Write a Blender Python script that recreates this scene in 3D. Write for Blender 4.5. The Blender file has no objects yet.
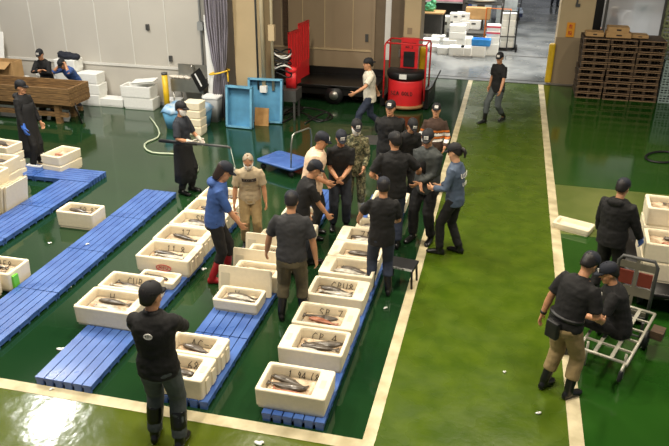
import bpy, math, random
from mathutils import Vector as V, Matrix, noise
random.seed(7)
PI = math.pi
R = math.radians
scene = bpy.context.scene
COL = scene.collection
# ------------------------------------------------------------------ camera
CX = V((.9717, -.1067, .2111)).normalized()
CY = V((.2363, .4071, -.8823)); CY = (CY - CX * CX.dot(CY)).normalized()
CZ = CX.cross(CY)
ROT = Matrix((CX, CY, CZ))            # camera -> world
CAMH = 4.85
FOC = 700.0
cam = bpy.data.cameras.new('camera'); camo = bpy.data.objects.new('camera', cam); COL.objects.link(camo)
camo.matrix_world = Matrix.Translation((0, 0, CAMH)) @ ROT.to_4x4()
cam.sensor_width = 36; cam.lens = 36 * FOC / 669; cam.clip_end = 200; cam.clip_start = .05
scene.camera = camo

def ray(px, py): return ROT @ V((px - 334.5, -(py - 223), -FOC))
def at(px, py, h=0.0):
    r = ray(px, py); t = (h - CAMH) / r.z
    return V((r.x * t, r.y * t, h))
def aty(px, py, y):
    r = ray(px, py); t = y / r.y
    return V((r.x * t, y, r.z * t + CAMH))

# ------------------------------------------------------------------ materials
def lin(c):
    return tuple((v / 255 / 12.92 if v / 255 <= .04045 else ((v / 255 + .055) / 1.055) ** 2.4) for v in c)
_mats = {}
def mat(name, rgb, rough=.6, var=.12, scale=6, bump=.0, bscale=40, metal=0, emit=0, spec=.5, rgb2=None, alpha=1, trans=0, stretch=None, rvar=0, coat=0):
    if name in _mats: return _mats[name]
    m = bpy.data.materials.new(name); m.use_nodes = True
    nt = m.node_tree; N = nt.nodes; L = nt.links
    b = N['Principled BSDF']
    c = lin(rgb)
    tc = N.new('ShaderNodeTexCoord'); mp = N.new('ShaderNodeMapping')
    L.new(tc.outputs['Object'], mp.inputs['Vector'])
    if stretch: mp.inputs['Scale'].default_value = stretch
    nz = N.new('ShaderNodeTexNoise'); nz.inputs['Scale'].default_value = scale; nz.inputs['Detail'].default_value = 4
    L.new(mp.outputs['Vector'], nz.inputs['Vector'])
    rp = N.new('ShaderNodeValToRGB')
    c2 = lin(rgb2) if rgb2 else tuple(min(1, v * (1 + var)) for v in c)
    c1 = c if rgb2 else tuple(v * (1 - var) for v in c)
    rp.color_ramp.elements[0].position = .35; rp.color_ramp.elements[1].position = .65
    rp.color_ramp.elements[0].color = (*c1, 1); rp.color_ramp.elements[1].color = (*c2, 1)
    L.new(nz.outputs['Fac'], rp.inputs['Fac']); L.new(rp.outputs['Color'], b.inputs['Base Color'])
    b.inputs['Roughness'].default_value = rough; b.inputs['Metallic'].default_value = metal
    b.inputs['Specular IOR Level'].default_value = spec
    if rvar:
        mr = N.new('ShaderNodeMapRange'); mr.inputs['To Min'].default_value = max(.02, rough - rvar); mr.inputs['To Max'].default_value = rough + rvar
        mr.inputs['From Min'].default_value = .3; mr.inputs['From Max'].default_value = .7
        n3 = N.new('ShaderNodeTexNoise'); n3.inputs['Scale'].default_value = scale * .6; L.new(mp.outputs['Vector'], n3.inputs['Vector'])
        L.new(n3.outputs['Fac'], mr.inputs['Value']); L.new(mr.outputs['Result'], b.inputs['Roughness'])
    if bump:
        n2 = N.new('ShaderNodeTexNoise'); n2.inputs['Scale'].default_value = bscale; n2.inputs['Detail'].default_value = 3
        L.new(mp.outputs['Vector'], n2.inputs['Vector'])
        bp = N.new('ShaderNodeBump'); bp.inputs['Strength'].default_value = bump; bp.inputs['Distance'].default_value = .02
        L.new(n2.outputs['Fac'], bp.inputs['Height']); L.new(bp.outputs['Normal'], b.inputs['Normal'])
    if emit:
        b.inputs['Emission Color'].default_value = (*c, 1); b.inputs['Emission Strength'].default_value = emit
    if trans: b.inputs['Transmission Weight'].default_value = trans
    if alpha < 1: b.inputs['Alpha'].default_value = alpha
    if coat: b.inputs['Coat Weight'].default_value = coat
    m.diffuse_color = (*c, 1)
    _mats[name] = m
    return m

# ------------------------------------------------------------------ mesh builder
class MB:
    def __init__(s): s.v = []; s.f = []; s.mi = []; s.k = 0
    def quad(s, a, b, c, d):
        n = len(s.v); s.v += [V(a), V(b), V(c), V(d)]; s.f.append((n, n+1, n+2, n+3)); s.mi.append(s.k); return s
    def box(s, c, d, M=None):
        x, y, z = d[0]/2, d[1]/2, d[2]/2; n = len(s.v)
        for k in ((-x,-y,-z),(x,-y,-z),(x,y,-z),(-x,y,-z),(-x,-y,z),(x,-y,z),(x,y,z),(-x,y,z)):
            p = V(k)
            if M is not None: p = M @ p
            s.v.append(p + V(c))
        for f in ((3,2,1,0),(4,5,6,7),(0,1,5,4),(1,2,6,5),(2,3,7,6),(3,0,4,7)):
            s.f.append(tuple(n+i for i in f)); s.mi.append(s.k)
        return s
    def b2(s, x0, x1, y0, y1, z0, z1):
        return s.box(((x0+x1)/2, (y0+y1)/2, (z0+z1)/2), (abs(x1-x0), abs(y1-y0), abs(z1-z0)))
    def rings(s, rs, cap=True, closed=True):
        n0 = len(s.v); m = len(rs[0])
        for r in rs: s.v += [V(p) for p in r]
        for i in range(len(rs)-1):
            for j in range(m if closed else m-1):
                a = n0+i*m+j; b = n0+i*m+(j+1) % m
                s.f.append((a, b, b+m, a+m)); s.mi.append(s.k)
        if cap:
            s.f.append(tuple(n0+j for j in range(m))[::-1]); s.mi.append(s.k)
            e = n0+(len(rs)-1)*m
            s.f.append(tuple(e+j for j in range(m))); s.mi.append(s.k)
        return s
    def loft(s, rs, n=14, cap=True):
        # rs: (centre, u, v, ru, rv)
        out = []
        for c, u, w, ru, rv in rs:
            out.append([V(c) + V(u)*ru*math.cos(2*PI*k/n) + V(w)*rv*math.sin(2*PI*k/n) for k in range(n)])
        return s.rings(out, cap)
    def tube(s, pts, rad, n=8, rnd=False):
        pts = [V(p) for p in pts]
        if not isinstance(rad, (list, tuple)): rad = [rad]*len(pts)
        rad = list(rad)
        if rnd:
            d0 = (pts[0]-pts[1]).normalized(); d1 = (pts[-1]-pts[-2]).normalized()
            r0, r1 = rad[0], rad[-1]
            pts = [pts[0]+d0*r0*.95, pts[0]+d0*r0*.6] + pts + [pts[-1]+d1*r1*.6, pts[-1]+d1*r1*.95]
            rad = [r0*.3, r0*.8] + rad + [r1*.8, r1*.3]
        t = (pts[1]-pts[0]).normalized()
        u = t.orthogonal().normalized(); rs = []
        for i, p in enumerate(pts):
            a = pts[max(i-1, 0)]; b = pts[min(i+1, len(pts)-1)]
            tt = (b-a)
            if tt.length < 1e-7: tt = t
            tt.normalize()
            u = (u - tt*u.dot(tt))
            if u.length < 1e-4: u = tt.orthogonal()
            u.normalize(); w = tt.cross(u)
            rs.append((p, u, w, rad[i], rad[i]))
        return s.loft(rs, n)
    def ball(s, c, r, n=10, M=None):
        c = V(c); r = V(r) if not isinstance(r, (int, float)) else V((r, r, r))
        rs = []
        m = max(5, n//2+1)
        for i in range(m+1):
            a = -PI/2 + PI*(i+.02)/(m+.04)
            ring = []
            for k in range(n):
                p = V((r.x*math.cos(a)*math.cos(2*PI*k/n), r.y*math.cos(a)*math.sin(2*PI*k/n), r.z*math.sin(a)))
                if M is not None: p = M @ p
                ring.append(c+p)
            rs.append(ring)
        return s.rings(rs)
    def xf(s, M):
        s.v = [M @ p for p in s.v]; return s
    def build(s, name, mats, parent=None, smooth=False, loc=None, rotz=0, bevel=0):
        me = bpy.data.meshes.new(name)
        me.from_pydata([tuple(p) for p in s.v], [], s.f)
        if not isinstance(mats, (list, tuple)): mats = [mats]
        for m in mats: me.materials.append(m)
        if len(mats) > 1: me.polygons.foreach_set('material_index', s.mi)
        if smooth: me.polygons.foreach_set('use_smooth', [True]*len(me.polygons))
        me.update()
        o = bpy.data.objects.new(name, me); COL.objects.link(o)
        if parent: o.parent = parent
        if loc is not None: o.location = loc
        o.rotation_euler[2] = rotz
        if bevel:
            b = o.modifiers.new('bevel', 'BEVEL'); b.width = bevel; b.segments = 2; b.limit_method = 'ANGLE'
        return o
def tag(o, label=None, cat=None, group=None, kind=None):
    if label: o['label'] = label
    if cat: o['category'] = cat
    if group: o['group'] = group
    if kind: o['kind'] = kind
    return o
def empty(name, loc, rz=0, label=None, cat=None, group=None):
    o = bpy.data.objects.new(name, None); COL.objects.link(o); o.location = loc; o.rotation_euler[2] = rz
    o.empty_display_size = .1
    return tag(o, label, cat, group)
def struct(o): o['kind'] = 'structure'; return o
def kids(o): return [c for c in bpy.data.objects if c.parent == o]
def copy_tree(o, parent=None):
    c = o.copy(); COL.objects.link(c); c.parent = parent
    for k in KIDS.get(o.name) or kids(o): copy_tree(k, c)
    return c
KIDS = {}
def rrect(x0, x1, y0, y1, z, r=.02, n=4):
    out = []
    for cx, cy, a0 in ((x1-r, y1-r, 0), (x0+r, y1-r, 90), (x0+r, y0+r, 180), (x1-r, y0+r, 270)):
        for k in range(n):
            a = R(a0+90*k/(n-1)); out.append(V((cx+r*math.cos(a), cy+r*math.sin(a), z)))
    return out
# simple pen strokes for writing and printed marks
GL = {
 '0': [[(.5,1),(.1,.7),(.1,.3),(.5,0),(.9,.3),(.9,.7),(.5,1)]], '1': [[(.3,.8),(.55,1),(.5,0)]],
 '2': [[(.1,.8),(.5,1),(.9,.75),(.1,0),(.9,.05)]], '4': [[(.7,0),(.65,1),(.05,.35),(.95,.35)]],
 '5': [[(.9,1),(.25,1),(.15,.55),(.7,.55),(.85,.25),(.5,0),(.1,.1)]], '6': [[(.8,1),(.2,.5),(.2,.1),(.7,0),(.85,.3),(.5,.5),(.2,.35)]],
 '7': [[(.1,.95),(.9,1),(.4,0)]], '8': [[(.5,.5),(.15,.75),(.5,1),(.85,.75),(.5,.5),(.1,.2),(.5,0),(.9,.2),(.5,.5)]],
 '9': [[(.8,.8),(.4,1),(.2,.7),(.5,.5),(.8,.8),(.6,0)]], 'S': [[(.9,.9),(.4,1),(.15,.7),(.8,.35),(.6,0),(.1,.1)]],
 'P': [[(.2,0),(.25,1),(.8,.85),(.7,.5),(.2,.45)]], 'F': [[(.2,0),(.25,1),(.9,1)],[(.2,.55),(.7,.55)]],
 'A': [[(.05,0),(.5,1),(.95,0)],[(.25,.4),(.75,.4)]], 'C': [[(.9,.85),(.5,1),(.1,.6),(.2,.1),(.6,0),(.9,.15)]],
 'L': [[(.2,1),(.15,0),(.8,0)]], 'U': [[(.1,1),(.15,.2),(.5,0),(.85,.2),(.9,1)]], 'K': [[(.15,0),(.2,1)],[(.85,1),(.2,.45),(.85,0)]],
 'E': [[(.85,1),(.2,1),(.15,0),(.85,0)],[(.2,.5),(.7,.5)]], 'G': [[(.9,.85),(.5,1),(.1,.6),(.2,.1),(.6,0),(.9,.15),(.9,.45),(.55,.45)]],
 'O': [[(.5,1),(.1,.7),(.1,.3),(.5,0),(.9,.3),(.9,.7),(.5,1)]], 'D': [[(.15,0),(.15,1),(.6,.95),(.9,.5),(.6,.05),(.15,0)]],
 'N': [[(.1,0),(.15,1),(.8,0),(.85,1)]], 'R': [[(.2,0),(.2,1),(.8,.85),(.7,.5),(.2,.48),(.85,0)]], 'I': [[(.5,0),(.5,1)]],
 'T': [[(.05,1),(.95,1)],[(.5,1),(.5,0)]], 'H': [[(.1,0),(.1,1)],[(.9,0),(.9,1)],[(.1,.5),(.9,.5)]], 'M': [[(.05,0),(.15,1),(.5,.4),(.85,1),(.95,0)]],
 '(': [[(.6,1.1),(.3,.5),(.6,-.1)]], ')': [[(.4,1.1),(.7,.5),(.4,-.1)]], '-': [[(.1,.5),(.9,.5)]], '.': [[(.4,.05),(.55,0)]],
 '/': [[(.1,0),(.9,1)]], 'V': [[(.05,1),(.5,0),(.95,1)]], 'Y': [[(.05,1),(.5,.5),(.95,1)],[(.5,.5),(.45,0)]],
 '危': [[(.5,1),(.2,.75),(.8,.75)],[(.1,.6),(.9,.6)],[(.25,.6),(.1,0)],[(.4,.4),(.8,.4),(.75,.15)],[(.4,.4),(.4,.05),(.9,.05)]],
 '険': [[(.15,0),(.15,1),(.35,.9),(.2,.6),(.35,.4)],[(.65,1),(.4,.7)],[(.65,1),(.95,.7)],[(.5,.5),(.9,.5),(.9,.3),(.5,.3),(.5,.5)],[(.7,.3),(.45,0)],[(.7,.3),(.95,0)]],
}
def scribble(mb, text, org, u, v, w, h, t=.008, nrm=None, slant=.15, gap=.25):
    org = V(org); u = V(u).normalized(); v = V(v).normalized(); nn = u.cross(v)
    x = 0
    for ch in text:
        if ch == ' ': x += w; continue
        for st in GL.get(ch.upper(), []):
            pp = [org + u*(x + a*w + b*h*slant) + v*(b*h) for a, b in st]
            for a, b in zip(pp[:-1], pp[1:]):
                d = (b-a)
                if d.length < 1e-6: continue
                L_ = d.length; d.normalize(); s_ = nn.cross(d)*t/2; a2 = a-d*t*.3; b2 = b+d*t*.3
                n = len(mb.v)
                for q in (a2-s_, b2-s_, b2+s_, a2+s_): mb.v.append(q+nn*.0015)
                mb.f.append((n, n+1, n+2, n+3)); mb.mi.append(mb.k)
        x += w*(1+gap)
    return mb

# ------------------------------------------------------------------ palette
M = dict(
 bay=mat('wet_dark_green_epoxy', (20,50,26), .09, scale=.35, rgb2=(30,60,30), bump=.10, bscale=2.2, rvar=.07, spec=.6),  # one floor paint; bay, lane, front and rbay greens take in light differences
 lane=mat('olive_green_epoxy', (60,82,12), .27, scale=3.5, rgb2=(74,94,18), bump=.12, bscale=14, rvar=.06),
 front=mat('front_olive_epoxy', (66,80,8), .15, scale=1.3, rgb2=(78,90,14), bump=.22, bscale=5, rvar=.06),
 rbay=mat('right_green_epoxy', (26,66,18), .10, scale=.35, rgb2=(44,80,24), bump=.08, bscale=2.5, rvar=.06),
 tape=mat('worn_cream_tape', (172,160,124), .6, scale=3.5, rgb2=(212,200,164), bump=.1),
 concrete=mat('wet_grey_concrete', (96,100,100), .22, scale=.8, rgb2=(140,143,142), bump=.25, bscale=2, rvar=.15),
 white_wall=mat('white_sandwich_panel', (184,179,168), .5, var=.03, scale=1),
 batten=mat('pale_joint_strip', (205,203,195), .5, var=.03),
 beige_wall=mat('beige_steel_panel', (148,130,104), .5, var=.05, scale=1),
 beige_light=mat('beige_painted_column', (184,164,128), .5, var=.05, scale=1.5),
 door=mat('taupe_steel_door', (112,97,76), .45, var=.04),
 foam=mat('cream_polystyrene', (232,220,192), .62, var=.03, scale=20, bump=.12, bscale=160),
 foamw=mat('white_polystyrene', (232,232,226), .62, var=.03, scale=20, bump=.12, bscale=160),
 foamin=mat('wet_polystyrene_inside', (222,202,170), .4, var=.05, scale=12),
 pad=mat('label_recess_grey', (205,196,172), .6, var=.05),
 ink=mat('black_marker_ink', (38,26,22), .6, var=.1),
 redink=mat('red_printed_mark', (190,48,40), .6, var=.1),
 blue=mat('blue_plastic', (56,88,154), .34, scale=3, rgb2=(74,108,174), bump=.05, rvar=.12),
 blue_dark=mat('blue_plastic_darker', (46,74,132), .4, var=.15, scale=8),
 ltblue=mat('pale_blue_plastic', (84,142,176), .45, var=.12, scale=4),
 wood=mat('weathered_brown_wood', (92,68,40), .7, scale=4, rgb2=(146,112,68), stretch=(1,10,10), bump=.25, bscale=30),
 woodp=mat('dark_pallet_wood', (50,38,27), .8, scale=5, rgb2=(84,64,44), stretch=(1,8,8)),
 card=mat('cardboard', (176,140,92), .8, var=.08),
 red=mat('red_paint', (212,40,44), .4, var=.06),
 yellow=mat('yellow_paint', (214,176,30), .45, var=.08),
 orange=mat('orange_paint', (205,110,40), .45, var=.08),
 black=mat('black_rubber', (20,20,21), .5, var=.15),
 blackm=mat('black_metal', (22,20,18), .35, var=.15, metal=.2),
 steel=mat('brushed_steel', (170,168,160), .35, var=.08, metal=.8),
 grey=mat('grey_plastic', (140,142,140), .5, var=.05),
 dgrey=mat('dark_grey_metal', (70,70,68), .5, var=.1),
 white=mat('white_paint', (225,225,220), .5, var=.03),
 hose=mat('pale_hose', (190,200,170), .4, var=.06),
 green=mat('green_clip', (110,200,60), .4, var=.06),
 fishd=mat('dark_fish_skin', (58,52,46), .28, scale=14, rgb2=(96,88,78)),
 fishs=mat('silver_fish_skin', (150,146,136), .25, scale=14, rgb2=(196,190,176)),
 fishr=mat('reddish_fish_skin', (140,84,64), .3, scale=14, rgb2=(176,118,92)),
 ice=mat('crushed_ice', (158,132,104), .22, scale=9, rgb2=(214,196,168), bump=.5, bscale=50),
 skin=mat('skin', (186,134,98), .5, var=.06, scale=10),
 skin2=mat('light_skin', (206,156,120), .5, var=.06, scale=10),
 lip=mat('lip', (150,84,72), .5, var=.05), eye=mat('dark_eye', (24,18,16), .3, var=.05),
 hair=mat('black_hair', (26,21,19), .5, var=.3, scale=60), hairg=mat('grey_hair', (146,132,112), .7, var=.15, scale=60),
 hairb=mat('dark_brown_hair', (44,30,24), .45, var=.3, scale=60),
 navy=mat('navy_cap_cloth', (18,23,36), .8, var=.1), capb=mat('black_cap_cloth', (16,16,20), .8, var=.1),
 badge=mat('white_badge', (232,228,220), .7, var=.02), mask=mat('white_mask', (232,228,220), .8, var=.03),
 clbk=mat('black_cloth', (15,14,14), .85, var=.2, scale=8, bump=.3, bscale=18),
 clgr=mat('charcoal_cloth', (46,46,48), .85, var=.12, scale=8, bump=.3, bscale=18),
 cljk=mat('grey_jacket_cloth', (58,62,60), .7, var=.15, scale=8, bump=.3, bscale=18),
 clbl=mat('blue_sweat_cloth', (52,82,140), .85, var=.12, scale=8, bump=.3, bscale=18),
 clsl=mat('slate_blue_cloth', (70,84,104), .75, var=.12, scale=8, bump=.3, bscale=18),
 clcr=mat('cream_cloth', (226,196,166), .85, var=.05, scale=8, bump=.3, bscale=18),
 clwh=mat('white_shirt_cloth', (206,198,180), .85, var=.05, scale=8, bump=.3, bscale=18),
 clbe=mat('beige_tee_cloth', (168,152,124), .85, var=.07, scale=8, bump=.3, bscale=18),
 clkh=mat('khaki_cloth', (150,128,88), .85, var=.1, scale=8, bump=.3, bscale=18),
 clol=mat('olive_cloth', (84,76,54), .85, var=.12, scale=8, bump=.3, bscale=18),
 clje=mat('dark_denim', (40,48,66), .85, var=.15, scale=8, bump=.3, bscale=18),
 cljg=mat('grey_denim', (72,78,78), .85, var=.15, scale=8, bump=.3, bscale=18),
 cldn=mat('dark_navy_cloth', (34,38,46), .85, var=.1, scale=8, bump=.3, bscale=18),
 clbr=mat('brown_knit', (66,48,38), .9, var=.12, scale=8), clcm=None,
 boot=mat('black_rubber_boot', (18,18,18), .28, var=.1), bootw=mat('white_rubber_boot', (208,200,180), .35, var=.04),
 bootr=mat('red_rubber_boot', (150,28,36), .35, var=.1), glove=mat('blue_rubber_glove', (58,104,190), .4, var=.06),
 wglove=mat('white_cotton_glove', (206,198,184), .8, var=.05),
)
def camo_mat():
    m = mat('camouflage_cloth', (96,96,66), .85); nt = m.node_tree; N = nt.nodes; L = nt.links
    v = N.new('ShaderNodeTexNoise'); v.inputs['Scale'].default_value = 22; v.inputs['Detail'].default_value = 1
    rp = N.new('ShaderNodeValToRGB'); rp.color_ramp.interpolation = 'CONSTANT'
    e = rp.color_ramp.elements; e[0].position = 0; e[0].color = (*lin((52,54,36)), 1); e[1].position = .45; e[1].color = (*lin((110,108,76)), 1)
    for p_, c_ in ((.54, (84,70,48)), (.6, (140,136,104))):
        q = e.new(p_); q.color = (*lin(c_), 1)
    tc = N.new('ShaderNodeTexCoord'); L.new(tc.outputs['Object'], v.inputs['Vector'])
    L.new(v.outputs['Fac'], rp.inputs['Fac']); L.new(rp.outputs['Color'], N['Principled BSDF'].inputs['Base Color'])
    return m
M['clcm'] = camo_mat()
# ------------------------------------------------------------------ people
TMP = bpy.data.scenes.new('workbench')
def remeshed(mb, name, material, vox=.012, smooth=3, fold=0.0, fs=9.0, parent=None):
    """union of closed shapes as one continuous surface"""
    o = mb.build(name, material)
    r = o.modifiers.new('r', 'REMESH'); r.mode = 'VOXEL'; r.voxel_size = vox; r.use_smooth_shade = True
    s = o.modifiers.new('s', 'SMOOTH'); s.iterations = smooth; s.factor = .5
    COL.objects.unlink(o); TMP.collection.objects.link(o)
    with bpy.context.temp_override(scene=TMP, view_layer=TMP.view_layers[0]):
        TMP.view_layers[0].update(); dg = bpy.context.evaluated_depsgraph_get()
        me = bpy.data.meshes.new_from_object(o.evaluated_get(dg))
    TMP.collection.objects.unlink(o); COL.objects.link(o)
    old = o.data; o.modifiers.clear(); o.data = me; bpy.data.meshes.remove(old)
    me.name = name
    if fold:
        nv = len(me.vertices); co = [0.0]*(nv*3); no = [0.0]*(nv*3)
        me.vertices.foreach_get('co', co); me.vertices.foreach_get('normal', no)
        for i in range(nv):
            x, y, z = co[3*i:3*i+3]
            n = (noise.noise(V((x*fs, y*fs, z*fs*1.6)))*.7 + noise.noise(V((x*fs*2.3+5, y*fs*2.3, z*fs*2.9)))*.3)*fold
            co[3*i] = x+no[3*i]*n; co[3*i+1] = y+no[3*i+1]*n; co[3*i+2] = z+no[3*i+2]*n
        me.vertices.foreach_set('co', co); me.update()
    me.polygons.foreach_set('use_smooth', [True]*len(me.polygons))
    if not me.materials: me.materials.append(material)
    if parent: o.parent = parent
    return o

def ik(a, c, l1, l2, hint):
    a = V(a); c = V(c); d = c-a; L = d.length
    mx = (l1+l2)*.995
    if L > mx: c = a + d*(mx/L); d = c-a; L = mx
    if L < .06: L = .06
    d.normalize()
    x = (l1*l1 - l2*l2 + L*L)/(2*L); h = math.sqrt(max(0, l1*l1-x*x))
    hn = V(hint); hn = hn - d*hn.dot(d)
    if hn.length < 1e-4: hn = d.orthogonal()
    hn.normalize()
    return a + d*x + hn*h, c

def person(loc, yaw, H, label, pose={}, w={}, group=None):
    P_ = dict(lean=0, bend=0, side=0, nod=0, turn=0, hip=.93, lh=(-.24,.06,.78), rh=(.24,.06,.78), lf=(-.11,.0), rf=(.11,.0),
              le=(-.5,-.8,-.3), re=(.5,-.8,-.3), fat=1.0, lfz=0, rfz=0, ft=0, kn=(0,1,0), curl=.5)
    P_.update(pose)
    W = dict(skin='skin', shirt='clbk', sleeve=.8, hem=.80, trouser='clbk', tleg=1.0, boot='boot', bh=.12, cap='navy', badge=True, hair='hair',
             hairlen=0, mask=False, apron=None, glove=None, sandal=False, loose=1.0)
    W.update(w)
    S = H/1.76; fat = P_['fat']
    X = V((1, 0, 0))
    def dirv(a, side=0):
        return V((math.sin(R(side)), math.sin(R(a))*math.cos(R(side)), math.cos(R(a))*math.cos(R(side))))
    d1 = dirv(P_['lean'], P_['side']); d2 = dirv(P_['lean']+P_['bend'], P_['side']); d3 = dirv((P_['lean']+P_['bend'])*.75+P_['nod']*.3, P_['side']*.6)
    P = V((0, 0, P_['hip'])); waist = P+d1*.13; chest = waist+d2*.2; nb = chest+d2*.2
    def fr(d):
        u = (X - d*X.dot(d)).normalized(); return u, d.cross(u)   # right, forward
    u1, f1 = fr(d1); u2, f2 = fr(d2); u3, f3 = fr(d3)
    hc = nb + d3*.15 + f3*.015
    tr = Matrix.Rotation(R(P_['turn']), 3, 'Z') @ Matrix.Rotation(-R((P_['lean']+P_['bend'])*.6+P_['nod']), 3, 'X')
    Hm = Matrix.Translation(hc) @ tr.to_4x4()
    sh = {-1: nb - d2*.078 - u2*.160*fat, 1: nb - d2*.078 + u2*.160*fat}
    hip = {-1: P - u1*.09 - d1*.03, 1: P + u1*.09 - d1*.03}
    hands = {-1: V(P_['lh']), 1: V(P_['rh'])}; feet = {-1: V((*P_['lf'], .085+P_['lfz'])), 1: V((*P_['rf'], .085+P_['rfz']))}
    elb = {-1: P_['le'], 1: P_['re']}
    A = {}; Lg = {}
    for s in (-1, 1):
        e, h = ik(sh[s], hands[s], .285, .25, elb[s]); A[s] = (sh[s], e, h)
        k, an = ik(hip[s], feet[s], .43, .42, P_['kn']); Lg[s] = (hip[s], k, an)
    # torso rings
    def torso(g, lo=-.10, flare=0):
        T = [(P+d1*lo, u1, f1, .150*fat+g+flare, .108*fat+g+flare), (P, u1, f1, .162*fat+g, .12*fat+g), (P+d1*.07, u1, f1, .155*fat+g, .115*fat+g),
             (waist, (u1+u2).normalized(), (f1+f2).normalized(), .142*fat+g, .105*fat+g), (chest-d2*.07, u2, f2, .152*fat+g, .112*fat+g),
             (chest+d2*.04, u2, f2, .170*fat+g, .118*fat+g), (chest+d2*.10, u2, f2, .168*fat+g, .108*fat+g), (nb-d2*.05, u2, f2, .138*fat+g, .085*fat+g),
             (nb-d2*.005, u2, f2, .085+g, .068+g)]
        return T
    b = MB()
    b.loft(torso(0), 18)
    b.tube([nb-d2*.05, nb+d3*.02, hc-d3*.05], [.062, .055, .053], 12)
    # head
    hr = [(-.118, .026, .030, .058), (-.104, .046, .050, .040), (-.08, .056, .068, .022), (-.045, .064, .084, .008), (-.01, .070, .092, .0), (.03, .075, .096, -.006),
          (.065, .073, .092, -.01), (.095, .058, .074, -.012), (.113, .036, .046, -.012), (.12, .012, .016, -.012)]
    hb = MB()
    hb.loft([(V((0, yo, z)), V((1, 0, 0)), V((0, 1, 0)), rx, ry) for z, rx, ry, yo in hr], 20)
    hb.tube([(0, .088, .022), (0, .104, -.012), (0, .108, -.022)], [.008, .012, .013], 8, True)
    for s in (-1, 1):
        hb.ball((s*.074, -.008, -.005), (.011, .022, .032), 8); hb.ball((s*.034, .082, .034), (.022, .011, .008), 8); hb.ball((s*.046, .062, -.035), (.016, .018, .02), 8)
    hb.ball((0, .09, -.062), (.022, .010, .011), 8); hb.ball((0, .082, -.1), (.02, .018, .016), 8)
    hb.xf(Hm); n0 = len(b.v); b.v += hb.v; b.f += [tuple(i+n0 for i in f) for f in hb.f]; b.mi += hb.mi
    gl = {}
    for s in (-1, 1):
        a, e, h = A[s]
        b.tube([a - u2*s*.05 - d2*.02, a - u2*s*.01 - d2*.01, a.lerp(e, .4), e, e.lerp(h, .35), h], [.036*fat, .042*fat, .044*fat, .038*fat, .039*fat, .028], 12, True)
        d = (h-e).normalized()
        inn = (-u2*s + f2*.3); pn = (inn - d*inn.dot(d)).normalized()     # palm normal
        sd = d.cross(pn)*s                                             # towards the thumb
        if sd.dot(f2) < 0 and abs(d.z) > .5: sd = -sd
        hm = MB() if not (W['glove'] and s in W['gloves']) else MB()
        hm.loft([(h - d*.02, sd, pn, .028, .021), (h+d*.015, sd, pn, .034, .018), (h+d*.055, sd, pn, .042, .016), (h+d*.088, sd, pn, .040, .014)], 12)
        cu = P_['curl']
        for q, (of, ln) in enumerate(((.033, .068), (.0115, .078), (-.0105, .073), (-.031, .056))):
            p0 = h + d*.078 + sd*of; p1 = p0 + (d*math.cos(cu*.6)+pn*math.sin(cu*.6)+sd*of*1.5).normalized()*ln*.5
            p2 = p1 + (d*math.cos(cu*1.8)+pn*math.sin(cu*1.8)+sd*of*1.2).normalized()*ln*.5
            hm.tube([p0, p1, p2], [.0095, .0088, .0075], 7, True)
        t0 = h + d*.02 + sd*.028; t1 = t0 + (d*.6+sd*.75+pn*.25).normalized()*.04; t2 = t1 + (d*.9+sd*.25+pn*.4).normalized()*.034
        hm.tube([t0, t1, t2], [.013, .0115, .009], 7, True)
        gl[s] = hm
        n0 = len(b.v); b.v += hm.v; b.f += [tuple(i+n0 for i in f) for f in hm.f]; b.mi += hm.mi
        hp, k, an = Lg[s]
        b.tube([hp + V((0, 0, .02)), hp.lerp(k, .35), k, k.lerp(an, .35), an], [.086*fat, .08*fat, .055*fat, .056*fat, .038], 12, True)
        fd = V((math.sin(R(-s*-8)), 1, 0)); fd.z = 0
        ft = Matrix.Rotation(R(P_['ft']), 3, 'X')
        fwd = (ft @ V((.12*s, 1, 0))).normalized()
        b.tube([an+V((0, 0, .02)), an-V((0, 0, .035))-fwd*.03, an-V((0, 0, .048))+fwd*.08, an-V((0, 0, .056))+fwd*.16], [.038, .04, .036, .026], 10, True)
    sk = M[W['skin']]
    root = remeshed(b, 'person', sk, .0085, 2)
    root.location = loc; root.rotation_euler[2] = R(yaw); root.scale = (S, S, S)
    tag(root, label, 'person', group)
    # clothes ---------------------------------------------------------
    g = .02*W['loose']
    c = MB(); lo = W['hem']-.93
    c.loft(torso(g, lo, .008), 20)
    c.tube([nb-d2*.03, nb+d3*.012+f2*.004], [.075, .068], 12)
    fr_ = W['sleeve']
    cuffs = []
    for s in (-1, 1):
        a, e, h = A[s]
        if fr_ <= 1: pts = [a-u2*s*.05-d2*.015, a-u2*s*.005, a.lerp(e, .25), a.lerp(e, fr_*.6), a.lerp(e, fr_)]; rd = [.062*fat, .068*fat, .070*fat, .068*fat, .068*fat]
        else: pts = [a-u2*s*.05-d2*.015, a-u2*s*.005, a.lerp(e, .5), e, e.lerp(h, (fr_-1)*.5), e.lerp(h, fr_-1)]; rd = [.062*fat, .068*fat, .064*fat, .058*fat, .054*fat, .046*fat]
        c.tube([pts[0] + (pts[0]-pts[1]).normalized()*.05 - d2*.02] + pts, [rd[0]*.5] + rd, 12)
    if W.get('collar'): c.tube([nb-d2*.01, nb+d3*.035], [.08, .074], 12)
    if W.get('hood'): c.ball(nb-f2*.10-d2*.02, (.12, .07, .06), 12)
    sm = W['shirt']
    shirt = remeshed(c, W.get('top_name', 'shirt'), M[sm], .012, 3, .011, 9+3*random.random(), root)
    if W.get('top_label'): shirt['label'] = W['top_label']
    if W.get('stripes'):
        me = shirt.data; me.materials.append(M['badge']); me.materials.append(M['orange'])
        for p in me.polygons:
            z = p.center.z
            for z0, z1, k in W['stripes']:
                if z0 < z < z1: p.material_index = k
    t = MB()
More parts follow.
